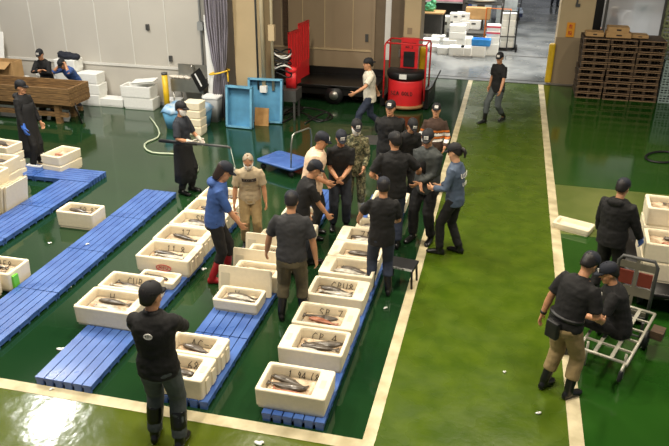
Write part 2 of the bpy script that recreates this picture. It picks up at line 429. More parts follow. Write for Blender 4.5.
    t.loft([(P-d1*.13, u1, f1, .13*fat+g, .105*fat+g), (P-d1*.06, u1, f1, .155*fat+g, .115*fat+g), (P+d1*.01, u1, f1, .165*fat+g*.35, .122*fat+g*.35), (P+d1*.075, u1, f1, .155*fat+g*.2, .115*fat+g*.2)], 18)
    for s in (-1, 1):
        hp, k, an = Lg[s]; q = W['tleg']
        if q > 1: q = 1
        pts = [hp+V((0, 0, .03)), hp.lerp(k, .35), k, k.lerp(an, .4), k.lerp(an, .92)]; rd = [.092*fat, .092*fat, .078*fat, .074*fat, .066*fat]
        if W['tleg'] < .95: pts = pts[:3]+[k.lerp(an, W['tleg'])]; rd = rd[:3]+[.07*fat]
        t.tube(pts, rd, 12)
    remeshed(t, 'trousers', M[W['trouser']], .012, 3, .010, 8+3*random.random(), root)
    for s in (-1, 1):
        hp, k, an = Lg[s]
        fwd = (Matrix.Rotation(R(P_['ft']), 3, 'X') @ V((.12*s, 1, 0))).normalized(); up = V((0, 0, 1)); rt = fwd.cross(up)
        bb = MB()
        topt = an.lerp(k, W['bh']/.42)
        r0 = .062 if W['bh'] > .2 else .05
        if W.get('bootover'): r0 += .02
        rr = [(topt, r0)] + ([(an.lerp(k, W['bh']*.5/.42), r0-.004)] if W['bh'] > .2 else []) + [(an+V((0, 0, .03)), .05), (an-V((0, 0, .02)), .05)]
        # shaft then foot as one loft turning forward
        bb.tube([p for p, r in rr], [r for p, r in rr], 14)
        fc = an - V((0, 0, .085))
        bb.loft([(fc-fwd*.075+up*.035, rt, up, .02, .03), (fc-fwd*.06+up*.045, rt, up, .036, .045), (fc-fwd*.0+up*.05, rt, up, .042, .05), (fc+fwd*.07+up*.042, rt, up, .044, .042),
                 (fc+fwd*.13+up*.034, rt, up, .050, .034), (fc+fwd*.18+up*.028, rt, up, .042, .028), (fc+fwd*.205+up*.022, rt, up, .02, .018)], 14)
        remeshed(bb, 'boot' if W['bh'] > .2 else 'shoe', M[W['boot']], .011, 2, 0, 8, root)
    # head things -----------------------------------------------------
    for s in (-1, 1):
        MB().ball((s*.033, .088, .016), (.013, .007, .006), 8).xf(Hm).build('eye', M['eye'], root, True)
        MB().tube([(s*.016, .095, .038), (s*.036, .094, .043), (s*.052, .082, .038)], .0045, 6).xf(Hm).build('eyebrow', M[W['hair']], root, True)
    if W['mask']:
        mk = MB(); rs = []
        for z, rx, ry, yo in ((-.112, .040, .04, .052), (-.09, .060, .070, .030), (-.055, .071, .096, .012), (-.02, .075, .108, .002), (.0, .074, .106, 0)):
            rs.append([V((rx*math.sin(a), yo+ry*math.cos(a), z)) for a in [R(-85+170*i/10) for i in range(11)]])
        mk.rings(rs, False, False); o = mk.xf(Hm).build('face_mask', M['mask'], root, True)
        so = o.modifiers.new('t', 'SOLIDIFY'); so.thickness = .004
    else:
        MB().tube([(-.024, .094, -.062), (0, .101, -.064), (.024, .094, -.062)], [.004, .006, .004], 6).xf(Hm).build('mouth', M['lip'], root, True)
    hh = MB()
    hz0 = -.06 - W['hairlen']
    # hair: back and sides shell
    rs = []; ha = 82 if W['hairlen'] else 102
    for z, rx, ry, yo, a0 in ((hz0, .05, .065, -.02, ha+30), (min(-.045, hz0+.03), .074, .095, -.008, ha+20), (-.01, .080, .101, -.006, ha+5), (.03, .082, .104, -.008, 84), (.065, .081, .102, -.01, 62), (.098, .066, .084, -.013, 32), (.12, .04, .05, -.013, 2), (.128, .012, .014, -.013, 0)):
        rs.append([V((rx*math.sin(a), yo+ry*math.cos(a), z)) for a in [R(a0+(360-2*a0)*i/18) for i in range(19)]])
    hh.rings(rs, False, False); ho = hh.xf(Hm).build('hair', M[W['hair']], root, True)
    so = ho.modifiers.new('t', 'SOLIDIFY'); so.thickness = .008; so.offset = 0
    if W.get('ponytail'):
        MB().tube([(0, -.09, .04), (0, -.13, .03), (0, -.15, -.03), (0, -.13, -.10)], [.018, .028, .028, .012], 10, True).xf(Hm).build('ponytail', M[W['hair']], root, True)
    if W['cap']:
        cm = M[W['cap']]
        cr = MB(); cz = [(.034, .086, .108), (.050, .088, .110), (.075, .085, .106), (.105, .073, .092), (.128, .050, .064), (.138, .022, .028), (.140, .006, .008)]
        cr.loft([(V((0, -.006, z)), V((1, 0, 0)), V((0, 1, 0)), rx, ry) for z, rx, ry in cz], 20)
        cr.ball((0, -.006, .141), .008, 6)
        cap = cr.xf(Hm).build('cap', cm, root, True)
        br = MB(); bdir = -1 if W.get('capback') else 1
        rs = []
        for t_ in (0, .25, .5, .75, 1):
            rs.append([V(((.074-.014*t_*t_)*math.sin(a), bdir*(.066*math.cos(a)+.036+t_*.066*max(.25, math.cos(a))), .044-.016*t_*t_-.012*abs(math.sin(a))*t_)) for a in [R(-80+160*i/12) for i in range(13)]])
        br.rings(rs, False, False); bo = br.xf(Hm).build('brim', cm, cap, True)
        so = bo.modifiers.new('t', 'SOLIDIFY'); so.thickness = .005; so.offset = 0
        if W['badge']:
            bg = MB()
            Mb = Matrix.Translation((0, .102, .078)) @ Matrix.Rotation(R(18), 4, 'X')
            bg.box((0, 0, 0), (.062, .006, .046)); bg.k = 1
            for x_, z_, w_, h_ in ((-.015, .008, .018, .006), (.014, .008, .018, .006), (-.015, -.006, .005, .014), (.002, -.002, .005, .02), (.016, -.008, .02, .006)):
                bg.box((x_, -.0+.0035, z_), (w_, .002, h_))
            bg.xf(Hm @ Mb).build('cap_badge', [M['badge'], M['ink']], cap)
    if W['glove']:
        for s in W['gloves']:
            a, e, h = A[s]; d = (h-e).normalized(); gm = gl[s]
            cx = h+d*.06
            gm.v = [cx + (p-cx)*1.16 for p in gm.v]
            gm.tube([e.lerp(h, .62), h+d*.02], [.048, .038], 12)
            remeshed(gm, 'glove', M[W['glove']], .008, 1, 0, 1, root)
    if W['apron']:
        ap = MB(); rs = []; zt = W.get('aprontop', 1.25); zb = .26
        hgt = [zb, .45, .7, P_['hip']-.02, P_['hip']+.1]
        for i, z in enumerate(hgt):
            rx = .235-.012*i; ry = .185-.012*i
            a1 = 150 if i < 4 else 130
            rs.append([V((rx*math.sin(a)*(1+.03*math.cos(5*a)), ry*math.cos(a)*(1+.04*math.sin(7*a+i)), z)) for a in [R(-a1+2*a1*j/22) for j in range(23)]])
        if zt > 1.1:
            for z, a1, k in ((zt-.12, 60, 0), (zt, 45, 0)):
                cc = waist.lerp(nb, (z-waist.z)/(nb.z-waist.z))
                rs.append([cc + u2*.19*math.sin(a)*.95 + f2*.152*math.cos(a) for a in [R(-a1+2*a1*j/22) for j in range(23)]])
        ap.rings(rs, False, False); ao = ap.build('apron', M[W['apron']], root, True)
        so = ao.modifiers.new('t', 'SOLIDIFY'); so.thickness = .008
    fn = W.get('extra')
    if fn: fn(root, dict(P=P, waist=waist, chest=chest, nb=nb, u2=u2, f2=f2, d2=d2, A=A, Lg=Lg, Hm=Hm, u1=u1, f1=f1, d1=d1, fat=fat))
    return root

def patch_text(text, w, h, up, side, t=.01, m='badge', name='print', gap=.25, z=0):
    """printed marks lying on the cloth of the chest (side=1) or back (side=-1)"""
    def f(root, K):
        mb = MB(); c = K['chest'] + K['d2']*up; tot = len(text)*w*(1+gap)
        for i, ch in enumerate(text):
            for st in GL.get(ch, []):
                pp = []
                for a, b_ in st:
                    x = (-tot/2 + i*w*(1+gap) + a*w)*side; 
                    rx = .192*K['fat']+.012; ry = .142*K['fat']+.012
                    y = ry*math.sqrt(max(0, 1-(x/rx)**2))
                    pp.append(c - K['u2']*x*1 + K['f2']*y*side + K['d2']*(b_*h) if side > 0 else c - K['u2']*x + K['f2']*y*side + K['d2']*(b_*h))
                for a, b_ in zip(pp[:-1], pp[1:]): mb.tube([a, b_], t/2, 5)
        mb.build(name, M[m], root)
    return f
WORLD = .25
EXPO = 0.0
_w = (1.0, .89, .72); _c = (1.0, .97, .92)
LAMPS = [(-10.5, 12.4, 420, _c), (-8.0, 9.3, 430, _c), (-4.0, 10.6, 450, _w), (0.5, 10.4, 300, _w), (4.5, 11.2, 300, _w), (-7, 5, 300, _w), (-2.5, 4.5, 400, _w), (2.5, 5, 260, _w),
         (-3, 24.0, 420, _c), (0.5, 26, 520, _c), (-2, 29, 600, _c), (3.4, 23.0, 900, _c)]  # last entry: unseen lamp behind the grey sheet, strong to brighten it
# ------------------------------------------------------------------ setting
def slab(name, x0, x1, y0, y1, z, m, th=.06):
    return struct(MB().b2(x0, x1, y0, y1, z-th, z).build(name, m))
YB = 20.95
slab('floor', -15, -.90, 5.24, 15.5, 0, M['bay'])
slab('floor', -7.1, -.90, 15.5, YB, 0, M['bay'])
slab('floor', -.90, 1.10, 5.24, YB, 0, M['lane'])
slab('floor', -15, 12, 2.0, 5.24, 0, M['front'])
slab('floor', 1.10, 12, 5.24, 10.7, 0, M['rbay'])
slab('floor', 1.10, 12, 12.9, YB, 0, M['rbay'])
slab('floor', 1.10, 12, 10.7, 12.9, 0, mat('worn_pale_olive_epoxy', (84,98,44), .32, scale=1.2, rgb2=(108,116,62), rvar=.1))
slab('floor', -15, -7.1, 15.5, 16.1, 0, M['bay'])
slab('floor', -12, 14, YB, 70, 0, M['concrete'], .05)
# tape lines
TP = M['tape']
def tape(name, a, b, w):
    a = V(a); b = V(b); d = (b-a); L = d.length; ang = math.atan2(d.y, d.x)
    o = MB().box((L/2, 0, .0015), (L, w, .003)).build(name, TP, loc=(a.x, a.y, 0), rotz=ang); return struct(o)
tape('trim_1', (-.90, 5.295), (-.905, YB), .125)
tape('trim_2', (1.095, 3.6), (1.10, YB), .145)
tape('trim_3', (-9.5, 5.16), (-.84, 5.22), .15)
# drain rails between green floor and concrete
struct(MB().b2(-3.6, 2.0, YB-.02, YB+.04, -.02, .006).b2(-3.6, 2.0, YB+.35, YB+.39, -.02, .006).build('trim_4', M['blackm']))
struct(MB().b2(-3.0, 9.0, 24.9, 25.0, -.02, .005).build('trim_5', M['dgrey']))

# white panel wall, back left
YW = 16.05
wl = struct(MB().b2(-16, -6.9, YW, YW+.12, 0, 7.5).build('wall_left', M['white_wall']))
w = MB()
for x in (-14.68, -13.75, -12.81, -11.87, -10.95, -10.01, -9.05, -8.12): w.b2(x-.012, x+.012, YW-.012, YW, .99, 7.5)
w.b2(-16, -7.0, YW-.03, YW, .94, 1.0); struct(w.build('trim_6', M['batten']))
struct(MB().b2(-16, -7.0, YW-.025, YW, 0, .08).build('baseboard_left', M['grey']))
# return wall behind the curtain, and the big beige column
struct(MB().b2(-6.9, -6.8, YW, 18.9, 0, 7.5).build('wall_recess', M['white_wall']))
col = struct(MB().b2(-6.15, -5.45, 15.5, 16.3, 0, 7.5).build('wall_column', M['beige_light'], bevel=.02))
# beige panel wall
YP = 18.85
bw = MB().b2(-7.0, -3.50, YP, YP+.12, 0, 7.5).b2(-3.5, -2.62, YP, YP+.12, 2.85, 7.5)
struct(bw.build('wall_back', M['beige_wall']))
tb = MB()
for x in (-6.05, -5.45, -4.83, -4.05): tb.b2(x-.012, x+.012, YP-.012, YP, 1.12, 7.5)
tb.b2(-7.0, -3.50, YP-.03, YP, 1.08, 1.13); struct(tb.build('trim_7', M['beige_light']))
struct(MB().b2(-5.98, -5.86, YP-.1, YP, 1.15, 7.5).build('trim_8', M['woodp']))
# door
d = struct(MB().b2(-3.44, -2.68, YP-.02, YP+.03, .04, 2.75).build('door_1', M['door']))
fr = MB().b2(-3.52, -3.44, YP-.05, YP+.08, 0, 2.85).b2(-2.68, -2.6, YP-.05, YP+.08, 0, 2.85).b2(-3.52, -2.6, YP-.05, YP+.08, 2.77, 2.85)
fr.build('door_frame', M['beige_wall'], d)
MB().b2(-3.17, -3.02, YP-.028, YP-.02, .9, 2.6).build('door_window', M['white'], d)
MB().b2(-2.77, -2.73, YP-.07, YP-.02, 1.0, 1.2).build('door_handle', M['steel'], d)
struct(MB().b2(-2.6, -2.17, YP-.55, YP+.25, 0, 7.5).build('wall_pillar', M['beige_light'], bevel=.02))
pl = MB().b2(-2.50, -2.38, YP-.565, YP-.55, 1.70, 1.86).b2(-2.47, -2.41, YP-.565, YP-.55, 1.45, 1.58).build('switch_box', M['beige_wall'])
tag(pl, 'small beige switch boxes on the narrow beige pillar beside the door', 'switch')
sw = MB().b2(-3.70, -3.62, YP-.03, YP, 1.35, 1.55).build('switch_box', M['dgrey'])
tag(sw, 'small dark switch box on the beige wall left of the door', 'switch')
# right pillar
rp = struct(MB().b2(1.38, 2.30, 21.25, 22.1, 0, 7.5).build('wall_pillar', M['beige_light'], bevel=.015))
struct(MB().b2(1.36, 2.32, 21.23, 21.26, 0, 1.32).build('trim_9', M['beige_wall']))
struct(MB().b2(2.30, 2.52, 21.3, 21.6, 0, 7.5).build('trim_10', M['blackm']))
s = empty('warning_sign', (1.72, 21.22, 1.52), 0, 'yellow vertical warning sign on the right beige pillar', 'sign')
MB().b2(-.11, .11, -.01, .0, -.18, .22).build('sign_plate', mat('amber_sign', (224,150,30), .5, var=.03), s)
tx = MB(); scribble(tx, '危', (-.06, -.012, .06), (1,0,0), (0,0,1), .11, .11, .014, slant=0); scribble(tx, '険', (-.06, -.012, -.13), (1,0,0), (0,0,1), .11, .11, .014, slant=0)
tx.build('lettering', M['redink'], s)
p = MB().b2(-.05, .0, -.04, 0, 0, .55).b2(-.06, .06, -.05, 0, -.08, .0).build('wall_conduit', M['dgrey'], loc=(1.82, 21.25, 2.25))
tag(p, 'dark conduit and box high on the right beige pillar', 'conduit')
g_ = MB(); g_.b2(1.20, 1.38, 21.1, 21.24, .02, 1.15); gd = g_.build('corner_guard', M['yellow'], bevel=.05)
tag(gd, 'yellow corner guard at the foot of the right beige pillar', 'guard')
g_ = MB(); g_.b2(-.09, .09, -.06, .06, .0, 1.35); gd = g_.build('corner_guard', M['yellow'], bevel=.04, loc=(-2.08, YP-.35, .02))
tag(gd, 'yellow guard beside the narrow beige pillar behind the red picker', 'guard')
# right wall: translucent curtain opening
struct(MB().b2(2.52, 12, 23.6, 23.7, 0, 7.5).build('wall_right', mat('grey_hall_wall', (128,130,134), .7, var=.05)))
mt = mat('translucent_grey_sheet', (196,198,204), .25, alpha=.5, var=.02)
nt = mt.node_tree; tl = nt.nodes.new('ShaderNodeBsdfTranslucent'); tl.inputs['Color'].default_value = (.85, .87, .9, 1); mx = nt.nodes.new('ShaderNodeMixShader'); mx.inputs[0].default_value = .4
nt.links.new(nt.nodes['Principled BSDF'].outputs[0], mx.inputs[1]); nt.links.new(tl.outputs[0], mx.inputs[2]); nt.links.new(mx.outputs[0], nt.nodes['Material Output'].inputs['Surface'])
cs = MB(); rs = []
for z in (0.0, 1.0, 2.2, 4.6): rs.append([V((x, 20.75+.02*math.sin(x*9), z)) for x in [2.52+1.45*i/24 for i in range(25)]])
cs.rings(rs, False, False); o = cs.build('plastic_curtain', mt, None, True); tag(o, 'translucent grey plastic sheet hanging behind the pallet stacks', 'curtain')
struct(MB().b2(2.50, 2.56, 20.7, 20.8, 0, 4.6).b2(3.95, 4.01, 20.7, 20.8, 0, 4.6).build('trim_11', M['dgrey']))
# ------------------------------------------------------------------ wall-side items left
def bollard(x, y, h, label):
    t = empty('bollard', (x, y, 0), 0, label, 'bollard')
    MB().tube([(0,0,0), (0,0,h)], .07, 14).build('post', M['yellow'], t, True)
    MB().tube([(0,0,h), (0,0,h+.05)], .075, 14).build('post_top', M['dgrey'], t, True)
bollard(-7.89, 15.3, .98, 'yellow steel bollard in front of the white panel wall')
wp = struct(MB().b2(-6.80, -6.62, 15.35, 15.40, 0, 2.4).build('trim_12', M['white']))
for x, z, r in ((-7.16, 0, .03), (-6.95, 0, .05)):
    t = empty('wall_pipe', (x, YW-.09, 0), 0, 'grey vertical pipe with bracket, %s of the pair at the wall end' % ('left' if x < -7.0 else 'right'), 'pipe')
    MB().tube([(0,0,0), (0,0,7)], r, 10).build('pipe', M['grey'], t, True)
    MB().b2(-.07, .07, -.05, .08, 1.95, 2.15).build('bracket', M['grey'], t)
for x, z in ((-8.08, 2.02), (-8.38, 1.50)):
    s = MB().b2(-.04, .04, -.05, 0, -.07, .07).b2(-.03, .0, -.075, -.05, -.02, .05).build('wall_hook', M['dgrey'], loc=(aty(148 if z > 2 else 171, 27 if z > 2 else 57, YW).x, YW, aty(148, 27 if z > 2 else 57, YW).z))
    tag(s, 'small dark bracket on the white wall, ' + ('the upper one' if z > 2 else 'the lower one above the dado rail'), 'bracket')
# gathered curtain
def curtain(x0, x1, label, m, y, amp, zt, zk, zb=.05):
    rs = []
    for z, k in ((zb, .9), (zk-.25, .6), (zk, .42), (zk+.25, .6), (2.2, .9), (3.5, .98), (zt, 1.0)):
        cx = (x0+x1)/2; rs.append([V((cx+(x0-cx+(x1-x0)*i/40)*k, y+amp*math.sin(i*1.25)*(.5+.5*k), z)) for i in range(41)])
    c = MB().rings(rs, False, False).build('strip_curtain', m, None, True); so = c.modifiers.new('t', 'SOLIDIFY'); so.thickness = .01
    tag(c, label, 'curtain'); return c
curtain(-6.74, -6.12, 'grey plastic curtain gathered and tied beside the beige column', mat('grey_plastic_curtain', (84,80,80), .3, rgb2=(150,146,158), scale=2, stretch=(8,8,.3)), 15.25, .07, 7.2, 1.15)
tg = MB(); n = 24
tg.tube([(-6.45+.24*math.cos(2*PI*i/n), 15.25+.17*math.sin(2*PI*i/n), 1.14+.06*math.cos(2*PI*i/n)) for i in range(n)]+[(-6.25, 15.25, 1.2), (-6.2, 15.15, .95)], .02, 6)
tag(tg.build('tie_rope', mat('yellow_rope', (220,180,50), .6), None, True), 'yellow rope tied around the gathered grey curtain', 'rope')
# pipes at the beige column with coiled hose
for i, (x, r) in enumerate(((-5.56, .025), (-5.42, .05), (-5.19, .035))):
    t = empty('column_pipe', (x, 15.42, 0), 0, ('thin', 'thick cream', 'right-hand cream')[i] + ' vertical pipe standing beside the big beige column', 'pipe')
    MB().tube([(0,0,.75), (0,0,7)], r, 10).build('pipe', mat('cream_pipe_paint', (200,186,154), .45, var=.03) if i else M['dgrey'], t, True)
    if i == 2: MB().b2(-.07, .07, -.06, .06, 1.9, 2.25).build('junction_box', M['beige_light'], t)
    if i == 1: MB().b2(-.08, .08, -.08, .08, .7, .85).build('coupling', M['white'], t)
coil = empty('coiled_cable', (-5.06, 15.66, 1.28), 0, 'coils of black and white cable hung beside the cream pipes', 'cable')
for k in range(7):
    pts = [(.21*math.cos(2*PI*i/20), .1+.1*math.sin(2*PI*i/20), .32-.09*k+.05*math.sin(4*PI*i/20+k)) for i in range(21)]
    MB().tube(pts, .018, 6).build('cable_loop', M['white'] if k % 3 == 1 else M['black'], coil, True)
cb = MB().b2(-5.45, -4.7, 15.6, 16.1, .45, .72).b2(-5.42, -5.38, 15.62, 15.66, 0, .45).b2(-4.78, -4.73, 15.62, 15.66, 0, .45).b2(-5.42, -5.38, 16.0, 16.05, 0, .45).b2(-4.78, -4.73, 16.0, 16.05, 0, .45).build('metal_cabinet', M['dgrey'])
tag(cb, 'dark grey metal box on legs beside the beige column pipes', 'cabinet')
rb = MB().ball((0,0,0), (.16, .1, .09), 10).b2(-.12, .12, -.05, .05, -.43, -.05).build('red_bundle', M['red'], None, True, loc=(-4.88, 15.85, 1.16)); tag(rb, 'small red bundle behind the tall red panels', 'bundle')
# steel sink with gloves, black tablet, waste bin
sk = empty('steel_sink', (-7.40, 15.70, 0), 0, 'grey steel sink on legs against the white wall', 'sink')
MB().b2(-.42, .42, -.25, .25, .55, .85).build('basin', M['steel'], sk); MB().b2(-.42, .42, .23, .26, .85, 1.12).build('splashback', M['steel'], sk)
for a, b_ in ((-.38, -.21), (.38, -.21), (-.38, .21), (.38, .21)): MB().tube([(a,b_,0), (a,b_,.55)], .02, 8).build('leg', M['steel'], sk, True)
MB().tube([(0,.2,.85), (0,.2,1.1), (0,.12,1.14), (0,.05,1.08)], .018, 8).build('tap', M['steel'], sk, True)
gm = MB()
for k in range(7): gm.ball((-.32+.07*k, -.12+.04*math.sin(k*3), .885), (.09, .06, .035), 8, Matrix.Rotation(k, 3, 'Z'))
tag(gm.build('work_gloves', M['wglove'], None, True, loc=(-7.50, 15.68, 0)), 'pile of white work gloves on the steel sink', 'gloves')
tb_ = empty('clipboard', (-7.03, 15.4, .88), R(-20), 'black board with a white stripe leaning on the steel sink', 'board')
MB().box((0,0,0), (.36,.03,.46), Matrix.Rotation(R(-35), 3, 'Y')).build('panel', M['black'], tb_); MB().box((-.03,-.02,0), (.04,.01,.34), Matrix.Rotation(R(-35), 3, 'Y')).build('stripe', M['white'], tb_)
wb = empty('waste_bin', (-6.60, 15.1, 0), 0, 'white plastic waste bin in front of the curtain', 'bin')
MB().rings([rrect(-.15,.15,-.13,.13,0,.04), rrect(-.2,.2,-.17,.17,.6,.05), rrect(-.18,.18,-.15,.15,.6,.04), rrect(-.13,.13,-.11,.11,.04,.03)]).build('tub', M['grey'], wb, True)
MB().rings([rrect(-.21,.21,-.18,.18,.57,.05), rrect(-.21,.21,-.18,.18,.61,.05)]).build('rim', M['white'], wb)
# ------------------------------------------------------------------ polystyrene boxes
def foam_box(name, x, y, z, wd, dp, h, m, style=0, text='', cut=.12, lid=False, rotz=0, label='', group=None, logo=False, ribs=0, inner=None, notext=False):
    """origin at front-left bottom corner"""
    t = empty(name, (x, y, z), rotz, label, 'box', group)
    b = MB(); tp = .018; cr = cut if style == 1 else .04
    r = [rrect(tp, wd-tp, tp, dp-tp, 0, .03), rrect(tp, wd-tp, tp, dp-tp, .03, .03), rrect(tp*.6-.004, wd-tp*.6+.004, tp*.6-.004, dp-tp*.6+.004, .034, .03),
         rrect(0, wd, 0, dp, h-.01, .03), rrect(.006, wd-.006, .006, dp-.006, h, .03)]
    if lid: b.rings(r)
    else:
        cl = cut if style == 2 else .045
        r += [rrect(cl, wd-cr, .042, dp-.042, h, .025), rrect(cl+.008, wd-cr-.008, .05, dp-.05, h-.02, .025), rrect(cl+.02, wd-cr-.02, .065, dp-.06, .045, .025)]
        b.rings(r)
    if ribs:
        for k in range(ribs):
            yy = .05 + (dp-.1)*(k+.5)/ribs; ww = (dp-.1)/ribs*.5
            b.b2(wd-.012, wd+.010, yy-ww/2, yy+ww/2, .05, h-.05)
    b.build('tub' if not lid else 'slab', m, t)
    if style and not lid:
        a = wd-cr*.72 if style == 1 else cut*.28
        MB().b2(a, a+.055, dp*.36, dp*.62, h-.002, h+.002).build('label_recess', M['pad'], t)
    if text and not lid and not notext:
        q = MB(); wl_ = min(.062, (wd*.55)/max(1, len(text))/1.25)
        scribble(q, text, (wd*.30 if style != 2 else wd*.38, dp-.066, h*.45), (1,0,0), (0,.08,1), wl_, h*.40, .008)
        q.build('handwriting', M['ink'], t)
    if logo:
        q = MB(); n_ = 22; cx, cz = wd*.53, h*.45
        ring = [(cx+.11*math.cos(2*PI*i/n_), -.004, cz+.045*math.sin(2*PI*i/n_)) for i in range(n_+1)]
        q.tube(ring, .006, 5); scribble(q, 'MSU', (cx-.075, -.003, cz-.02), (1,0,0), (0,0,1), .04, .04, .009, slant=.2)
        q.build('printed_logo', M['redink'], t)
    return t
def fish_mb(L, k):
    b = MB(); rs = []
    for f, rz, ry in ((0,.01,.008), (.04,.05,.03), (.12,.085,.05), (.25,.115,.062), (.42,.12,.06), (.6,.095,.045), (.78,.05,.024), (.88,.028,.012), (.92,.026,.01)):
        rs.append((V((f*L, .03*L*math.sin(f*5), 0)), V((0,1,0)), V((0,0,1)), rz*L, ry*L))
    b.loft(rs, 10)
    ty = .03*L*math.sin(.92*5)
    b.rings([[V((.9*L, ty-.012*L, -.004)), V((.9*L, ty+.012*L, -.004)), V((.9*L, ty+.012*L, .004)), V((.9*L, ty-.012*L, .004))],
             [V((1.02*L, ty-.11*L, -.003)), V((1.0*L, ty+.11*L, -.003)), V((1.0*L, ty+.11*L, .003)), V((1.02*L, ty-.11*L, .003))]])
    b.rings([[V((.28*L, .10*L, -.003)), V((.62*L, .08*L, -.003)), V((.62*L, .08*L, .003)), V((.28*L, .10*L, .003))], [V((.36*L, .17*L, -.002)), V((.6*L, .13*L, -.002)), V((.6*L, .13*L, .002)), V((.36*L, .17*L, .002))]])
    b.rings([[V((.25*L, -.02*L, .05*L)), V((.3*L, .02*L, .05*L)), V((.3*L, .02*L, .055*L)), V((.25*L, -.02*L, .055*L))], [V((.4*L, -.05*L, .058*L)), V((.42*L, .0*L, .058*L)), V((.42*L, .0*L, .06*L)), V((.4*L, -.05*L, .06*L))]])
    b.k = 1; b.ball((.07*L, .04*L, .03*L), .012*L+.002, 6)
    return b
FK = [fish_mb(.44, 0), fish_mb(.50, 1), fish_mb(.38, 2)]
FM = []
for i, (b_, mm) in enumerate(zip(FK, ('fishd', 'fishs', 'fishr'))):
    me = bpy.data.meshes.new('fish'); me.from_pydata([tuple(p) for p in b_.v], [], b_.f); me.materials.append(M[mm]); me.materials.append(M['eye'])
    me.polygons.foreach_set('material_index', b_.mi); me.polygons.foreach_set('use_smooth', [True]*len(me.polygons)); FM.append(me)
def short(d, n):
    w = d.split()
    if len(w) > n:
        w = w[:n]
        while w[-1].strip(',') in ('in', 'the', 'of', 'at', 'beside', 'by', 'and', 'with', 'a', 'man', 'from', 'on', 'its', 'right-hand', 'black', 'jacket', 'left', 'middle', 'many', 'blue', 'nearer', 'nearest'): w = w[:-1]
    return ' '.join(w).rstrip(',')
def fill(t, x, y, z, wd, dp, h, kinds, desc, style, cut, lvl=.45, rot=0, pile=False, noice=False):
    cr = cut if style == 1 else .045; cl = cut if style == 2 else .045
    x0, x1, y0, y1 = cl+.025, wd-cr-.025, .07, dp-.07; zl = .05+(h-.05)*lvl
    cr_, sn = math.cos(rot), math.sin(rot)
    if not noice:
        q = MB(); nx, ny = 26, 14; g = []
        for j in range(ny+1):
            g.append([V((x0+(x1-x0)*i/nx, y0+(y1-y0)*j/ny, zl + (.012*noise.noise(V((x*7+i*.5, y*3+j*.6, 0))) if 0 < i < nx and 0 < j < ny else -.01))) for i in range(nx+1)])
        q.rings(g, False, False)
        o = q.build('ice', M['ice'], None, True, loc=(x, y, z), rotz=rot); tag(o, 'crushed ice in the %s' % short(desc, 12), 'ice', kind='stuff')
        so = o.modifiers.new('t', 'SOLIDIFY'); so.thickness = .03; so.offset = -1
    for i, k in enumerate(kinds):
        L = (.44, .50, .38)[k]; s_ = min(1, (x1-x0)*.92/L)
        a = random.uniform(-.25, .25) + (PI if random.random() < .4 else 0)
        cx = x0 + (x1-x0)*(.5 + random.uniform(-.10, .10)*(1 if len(kinds) > 1 else .3)); cy = y0 + (y1-y0)*((i+.5)/len(kinds)*.8+.05)
        fx = cx - math.cos(a)*L*s_*.5; fy = cy - math.sin(a)*L*s_*.5
        o = bpy.data.objects.new('fish', FM[k]); COL.objects.link(o); o.scale = (s_, s_, s_)
        o.location = (x + fx*cr_ - fy*sn, y + fx*sn + fy*cr_, z + zl + .010+.012*(i % 2)); o.rotation_euler = (random.uniform(-.15, .15), 0, a+rot)
        tag(o, '%s fish in the %s' % (('dark', 'silver', 'reddish')[k], short(desc, 13)), 'fish', 'fish in the %s' % short(desc, 13))
def fbox(fl, zt, wd, dp, h, desc, kinds=(), style=1, text='', cut=.12, m='foam', lvl=.45, **kw):
    """fl: photograph point of the front left rim corner, zt: rim height"""
    p = at(fl[0], fl[1], zt) if len(fl) == 2 else V(fl)
    x, y, z = p.x, p.y, zt-h
    rotz = kw.pop('rotz', 0); noice = kw.pop('noice', False)
    if len(kinds) in (1, 2) and lvl < .65 and wd > .5: kinds = tuple(kinds) + (0,)
    t = foam_box('fish_box', x, y, z, wd, dp, h, M[m], style, text, cut, rotz=rotz, label=desc, **kw)
    nm = desc.replace('open ', '')
    if not kw.get('lid'): fill(t, x, y, z, wd, dp, h, kinds, nm, style, cut, lvl, rotz, noice=noice)
    return t
# ------------------------------------------------------------------ blue pallets
def pallet_mesh(L, W):
    b = MB(); n = 6; g = .012; w_ = (W-g*(n-1))/n
    for i in range(n):
        x0 = i*(w_+g); b.b2(x0, x0+w_, 0, L, .082, .10); b.b2(x0+.006, x0+.018, .005, L-.005, .03, .082); b.b2(x0+w_-.018, x0+w_-.006, .005, L-.005, .03, .082)
        for j in range(int(L/.19)+1):
            y = min(j*.19, L-.03); b.b2(x0+.01, x0+w_-.01, y, y+.028, .0, .082)
    b.k = 1  # crossbars below the planks in a darker blue
    for j in range(int(L/.19)+1):
        y = min(j*.19, L-.03); b.b2(.0, W, y+.004, y+.022, .055, .078)
    return b
PAL = {}
def pallet(x, y, L, W, label, rotz=0, group=None):
    key = (L, W)
    if key not in PAL:
        o = pallet_mesh(L, W).build('plastic_pallet', [M['blue'], M['blue_dark']]); PAL[key] = o.data
    else:
        o = bpy.data.objects.new('plastic_pallet', PAL[key]); COL.objects.link(o)
    o.location = (x, y, 0); o.rotation_euler[2] = rotz
    tag(o, label, 'pallet', group)
names = ('nearest', 'second nearest', 'third from the camera', 'farthest')
for i in range(4): pallet(-6.02, 5.72+i*1.2, 1.185, .62, 'blue plastic pallet, %s in the long empty strip at left' % names[i])
for i in range(3): pallet(-7.74, 6.95+i*1.2, 1.185, .62, 'blue plastic pallet, %s in the strip by the left box stacks' % ('nearest', 'middle', 'farthest')[i])
for i in range(2): pallet(-7.14-.0-i*1.2, 10.56, 1.185, .56, 'blue plastic pallet laid crosswise, %s' % ('at the right end by the small box stack' if i == 0 else 'at the left under the aproned man'), rotz=PI/2)
for i in range(4): pallet(-4.60, 5.27+i*1.25, 1.235, .68, 'blue plastic pallet, %s under the row with the red-logo box' % names[i])
